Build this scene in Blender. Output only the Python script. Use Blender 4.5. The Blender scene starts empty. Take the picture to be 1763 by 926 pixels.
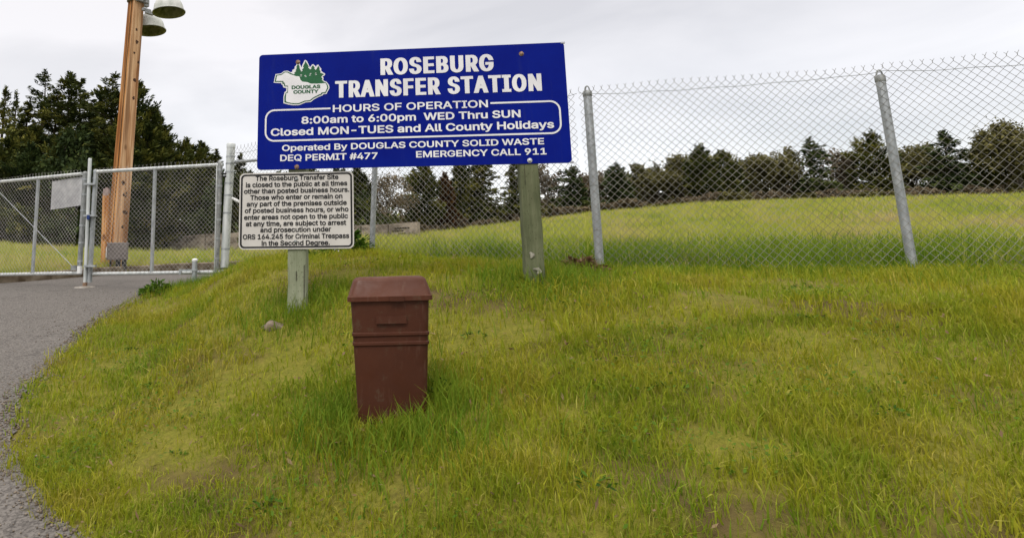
import bpy, math, json
import numpy as np
from mathutils import Vector, Matrix

SC = bpy.context.scene
COL = SC.collection
rng = np.random.default_rng(7)

# ------------------------------------------------------------------ camera
# eye at the origin, looking along +Y and slightly up; lens shift because the view is off-centre
FPX = 1150.0
PITCH = math.atan(FPX / 6323.0)
ROLL = 0.0139
fw = np.array([0, math.cos(PITCH), math.sin(PITCH)])
r0 = np.array([1.0, 0, 0]); u0 = np.cross(r0, fw)
RX = r0 * math.cos(ROLL) - u0 * math.sin(ROLL)
UP = u0 * math.cos(ROLL) + r0 * math.sin(ROLL)
cam_d = bpy.data.cameras.new("camera")
cam = bpy.data.objects.new("camera", cam_d)
COL.objects.link(cam)
cam.matrix_world = Matrix(((RX[0], UP[0], -fw[0], 0), (RX[1], UP[1], -fw[1], 0), (RX[2], UP[2], -fw[2], 0), (0, 0, 0, 1)))
cam_d.sensor_fit = 'HORIZONTAL'
cam_d.sensor_width = 36.0
cam_d.lens = 36.0 * FPX / 1763.0
cam_d.shift_x = (881.5 - 600.0) / 1763.0
cam_d.shift_y = -(463.0 - 253.0) / 1763.0
cam_d.clip_start = 0.05
cam_d.clip_end = 2000.0
SC.camera = cam

# ------------------------------------------------------------------ sky, sun, exposure
SUN_EL, SUN_AZ = math.radians(52), math.radians(205)      # azimuth clockwise from +Y: behind the viewer, to the left
W = bpy.data.worlds.new("World"); SC.world = W; W.use_nodes = True
nt = W.node_tree; nt.nodes.clear()
N = lambda t: nt.nodes.new(t)
out = N('ShaderNodeOutputWorld'); sky = N('ShaderNodeTexSky'); sky.sky_type = 'NISHITA'; sky.sun_disc = False
sky.sun_elevation = SUN_EL; sky.sun_rotation = SUN_AZ
bg1 = N('ShaderNodeBackground'); bg1.inputs['Strength'].default_value = 0.05
nt.links.new(sky.outputs[0], bg1.inputs['Color'])
tc = N('ShaderNodeTexCoord'); mp = N('ShaderNodeMapping'); mp.inputs['Scale'].default_value = (1.0, 1.0, 2.6)
mp.inputs['Location'].default_value = (3.1, 0.4, 0.2)
nt.links.new(tc.outputs['Generated'], mp.inputs['Vector'])
n1 = N('ShaderNodeTexNoise'); n1.inputs['Scale'].default_value = 2.1; n1.inputs['Detail'].default_value = 6; n1.inputs['Roughness'].default_value = 0.5
n1.inputs['Distortion'].default_value = 0.4
nt.links.new(mp.outputs[0], n1.inputs['Vector'])
cr = N('ShaderNodeValToRGB'); e = cr.color_ramp.elements
e[0].position = 0.33; e[0].color = (0.63, 0.59, 0.56, 1); e[1].position = 0.58; e[1].color = (0.87, 0.815, 0.775, 1)
nt.links.new(n1.outputs['Fac'], cr.inputs[0])
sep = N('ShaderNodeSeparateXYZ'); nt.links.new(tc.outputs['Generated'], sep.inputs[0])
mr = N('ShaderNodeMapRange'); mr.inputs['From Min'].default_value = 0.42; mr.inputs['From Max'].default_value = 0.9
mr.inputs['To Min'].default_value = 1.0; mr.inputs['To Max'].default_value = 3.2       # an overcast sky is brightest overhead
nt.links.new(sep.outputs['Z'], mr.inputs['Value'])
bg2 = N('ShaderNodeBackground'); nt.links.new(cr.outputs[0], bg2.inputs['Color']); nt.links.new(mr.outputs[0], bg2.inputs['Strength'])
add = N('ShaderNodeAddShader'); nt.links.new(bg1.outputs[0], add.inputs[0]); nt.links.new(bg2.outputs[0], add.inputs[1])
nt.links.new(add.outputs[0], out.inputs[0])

sun_d = bpy.data.lights.new("sun", 'SUN'); sun_d.energy = 1.5; sun_d.angle = math.radians(14); sun_d.color = (1.0, 0.96, 0.9)
sun = bpy.data.objects.new("sun", sun_d); COL.objects.link(sun)
sd = Vector((math.sin(SUN_AZ) * math.cos(SUN_EL), math.cos(SUN_AZ) * math.cos(SUN_EL), math.sin(SUN_EL)))
sun.rotation_euler = sd.to_track_quat('Z', 'Y').to_euler()
sun.location = (0, -5, 30)
SC.view_settings.view_transform = 'Standard'; SC.view_settings.look = 'None'
SC.view_settings.exposure = 0.0; SC.view_settings.gamma = 1.0; SC.view_settings.use_curve_mapping = False

# ------------------------------------------------------------------ helpers
def ray(px, py):
    v = fw + RX * (px - 600.0) / FPX + UP * (253.0 - py) / FPX
    return v / v[1]
def at(px, py, Y):
    return ray(px, py) * Y

class MB:
    """collects shapes as numpy arrays; build() links them as one mesh object"""
    def __init__(s): s.v = []; s.f = []; s.n = 0; s.t = []
    def put(s, v, f, t=None):
        v = np.asarray(v, float).reshape(-1, 3)
        s.v.append(v); s.f += [tuple(int(i) + s.n for i in q) for q in f]; s.n += len(v)
        s.t.append(np.full(len(v), 0.5) if t is None else np.broadcast_to(np.asarray(t, float), (len(v),)))
    def tube(s, p0, p1, r0, r1=None, n=10, caps=True):
        r1 = r0 if r1 is None else r1
        p0 = np.asarray(p0, float); p1 = np.asarray(p1, float); d = p1 - p0; d = d / (np.linalg.norm(d) + 1e-12)
        a = np.array([0, 0, 1.0]) if abs(d[2]) < 0.9 else np.array([1.0, 0, 0])
        x = np.cross(a, d); x /= np.linalg.norm(x); y = np.cross(d, x)
        an = np.arange(n) * 2 * math.pi / n
        c = np.cos(an)[:, None] * x + np.sin(an)[:, None] * y
        v = np.vstack([p0 + c * r0, p1 + c * r1])
        f = [(i, (i + 1) % n, n + (i + 1) % n, n + i) for i in range(n)]
        if caps: f += [tuple(range(n - 1, -1, -1)), tuple(range(n, 2 * n))]
        s.put(v, f)
    def path(s, pts, r, n=8):
        for a, b in zip(pts[:-1], pts[1:]): s.tube(a, b, r, n=n)
    def box(s, c, ex, ey, ez, h):
        c = np.asarray(c, float); ax = [np.asarray(q, float) * k for q, k in zip((ex, ey, ez), h)]
        v = [c + ax[0] * i + ax[1] * j + ax[2] * k for k in (-1, 1) for j in (-1, 1) for i in (-1, 1)]
        s.put(v, [(0, 2, 3, 1), (4, 5, 7, 6), (0, 1, 5, 4), (2, 6, 7, 3), (0, 4, 6, 2), (1, 3, 7, 5)])
    def lathe(s, base, axis, prof, n=20):
        """prof: list of (radius, height along axis)"""
        base = np.asarray(base, float); d = np.asarray(axis, float); d = d / np.linalg.norm(d)
        a = np.array([0, 0, 1.0]) if abs(d[2]) < 0.9 else np.array([1.0, 0, 0])
        x = np.cross(a, d); x /= np.linalg.norm(x); y = np.cross(d, x)
        an = np.arange(n) * 2 * math.pi / n; c = np.cos(an)[:, None] * x + np.sin(an)[:, None] * y
        v = np.vstack([base + d * h + c * r for r, h in prof]); f = []
        for k in range(len(prof) - 1):
            f += [(k * n + i, k * n + (i + 1) % n, (k + 1) * n + (i + 1) % n, (k + 1) * n + i) for i in range(n)]
        s.put(v, f)
    def build_each(s, name, mat, parent=None, smooth=True):
        """every shape that was added becomes an object of its own"""
        off = 0; k = 0; out = []
        for v in s.v:
            fs = []
            while k < len(s.f) and min(s.f[k]) < off + len(v): fs.append(tuple(i - off for i in s.f[k])); k += 1
            me = bpy.data.meshes.new(name); me.from_pydata(v.tolist(), [], fs); out.append(link(name, me, mat, parent, smooth)); off += len(v)
        return out
    def build(s, name, mat, parent=None, smooth=True, tint=False):
        me = bpy.data.meshes.new(name)
        me.from_pydata(np.vstack(s.v).tolist(), [], s.f)
        if tint:
            at_ = me.attributes.new("tint", 'FLOAT', 'POINT'); at_.data.foreach_set("value", np.concatenate(s.t).astype(np.float32))
        return link(name, me, mat, parent, smooth)

def link(name, me, mat, parent=None, smooth=True):
    me.materials.append(mat)
    if smooth is True:
        me.polygons.foreach_set("use_smooth", np.ones(len(me.polygons), bool))
        try: me.set_sharp_from_angle(angle=math.radians(38))
        except Exception: pass
    o = bpy.data.objects.new(name, me); COL.objects.link(o)
    if parent is not None:
        o.parent = parent
        l = Vector(parent.get('_loc', (0, 0, 0)))
        o.matrix_parent_inverse = Matrix.Translation(-l)
    return o
def fast_mesh(name, V, F, tint=None):
    """V (n,3), F (m,k) numpy"""
    me = bpy.data.meshes.new(name); n, (m, k) = len(V), F.shape
    me.vertices.add(n); me.vertices.foreach_set("co", V.astype(np.float32).ravel())
    me.loops.add(m * k); me.loops.foreach_set("vertex_index", F.astype(np.int32).ravel())
    me.polygons.add(m); me.polygons.foreach_set("loop_start", np.arange(0, m * k, k, dtype=np.int32))
    if tint is not None:
        a = me.attributes.new("tint", 'FLOAT', 'POINT'); a.data.foreach_set("value", np.asarray(tint, np.float32))
    me.update(calc_edges=True)
    return me
def tag(o, label=None, cat=None, group=None, kind=None):
    if label: o['label'] = label
    if cat: o['category'] = cat
    if group: o['group'] = group
    if kind: o['kind'] = kind
    return o
def thing(name, loc, label, cat, group=None):
    o = bpy.data.objects.new(name, None); COL.objects.link(o)
    o.empty_display_size = 0.2
    o.location = tuple(float(q) for q in loc); o['_loc'] = [float(q) for q in loc]
    return tag(o, label, cat, group)

# ---- materials
def material(name, rough=0.8, spec=0.3, metal=0.0):
    m = bpy.data.materials.new(name); m.use_nodes = True
    b = m.node_tree.nodes['Principled BSDF']
    b.inputs['Roughness'].default_value = rough; b.inputs['Specular IOR Level'].default_value = spec; b.inputs['Metallic'].default_value = metal
    return m, m.node_tree, b
def nn(t, typ, **kw):
    n = t.nodes.new(typ)
    for k, v in kw.items(): setattr(n, k, v)
    return n
def noise(t, vec, scale, detail=4, rough=0.55, dist=0.0):
    n = nn(t, 'ShaderNodeTexNoise'); n.inputs['Scale'].default_value = scale; n.inputs['Detail'].default_value = detail
    n.inputs['Roughness'].default_value = rough; n.inputs['Distortion'].default_value = dist
    if vec is not None: t.links.new(vec, n.inputs['Vector'])
    return n.outputs['Fac']
def ramp(t, fac, stops):
    r = nn(t, 'ShaderNodeValToRGB'); el = r.color_ramp.elements
    while len(el) < len(stops): el.new(0.5)
    for q, (p, c) in zip(el, stops): q.position = p; q.color = (c[0], c[1], c[2], 1) if len(c) == 3 else c
    t.links.new(fac, r.inputs[0]); return r.outputs[0]
def mix(t, fac, a, b, mode='MIX'):
    n = nn(t, 'ShaderNodeMix', data_type='RGBA', blend_type=mode)
    for s, v in ((n.inputs[0], fac), (n.inputs[6], a), (n.inputs[7], b)):
        if isinstance(v, (int, float)): s.default_value = v
        elif isinstance(v, tuple): s.default_value = (v[0], v[1], v[2], 1)
        else: t.links.new(v, s)
    return n.outputs[2]
def coords(t, kind='Object', scale=(1, 1, 1)):
    c = nn(t, 'ShaderNodeTexCoord'); m = nn(t, 'ShaderNodeMapping'); m.inputs['Scale'].default_value = scale
    t.links.new(c.outputs[kind], m.inputs['Vector']); return m.outputs[0]
def bump(t, b, h, strength=0.3, dist=0.01):
    n = nn(t, 'ShaderNodeBump'); n.inputs['Strength'].default_value = strength; n.inputs['Distance'].default_value = dist
    t.links.new(h, n.inputs['Height']); t.links.new(n.outputs[0], b.inputs['Normal'])
def simple(name, ca, cb, scale=6, rough=0.7, spec=0.3, metal=0.0, bmp=0.0, stretch=(1, 1, 1), lo=0.35, hi=0.65, detail=5):
    m, t, b = material(name, rough, spec, metal)
    v = coords(t, 'Object', stretch); f = noise(t, v, scale, detail)
    t.links.new(ramp(t, f, [(lo, ca), (hi, cb)]), b.inputs['Base Color'])
    if bmp: bump(t, b, f, bmp)
    return m
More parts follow.
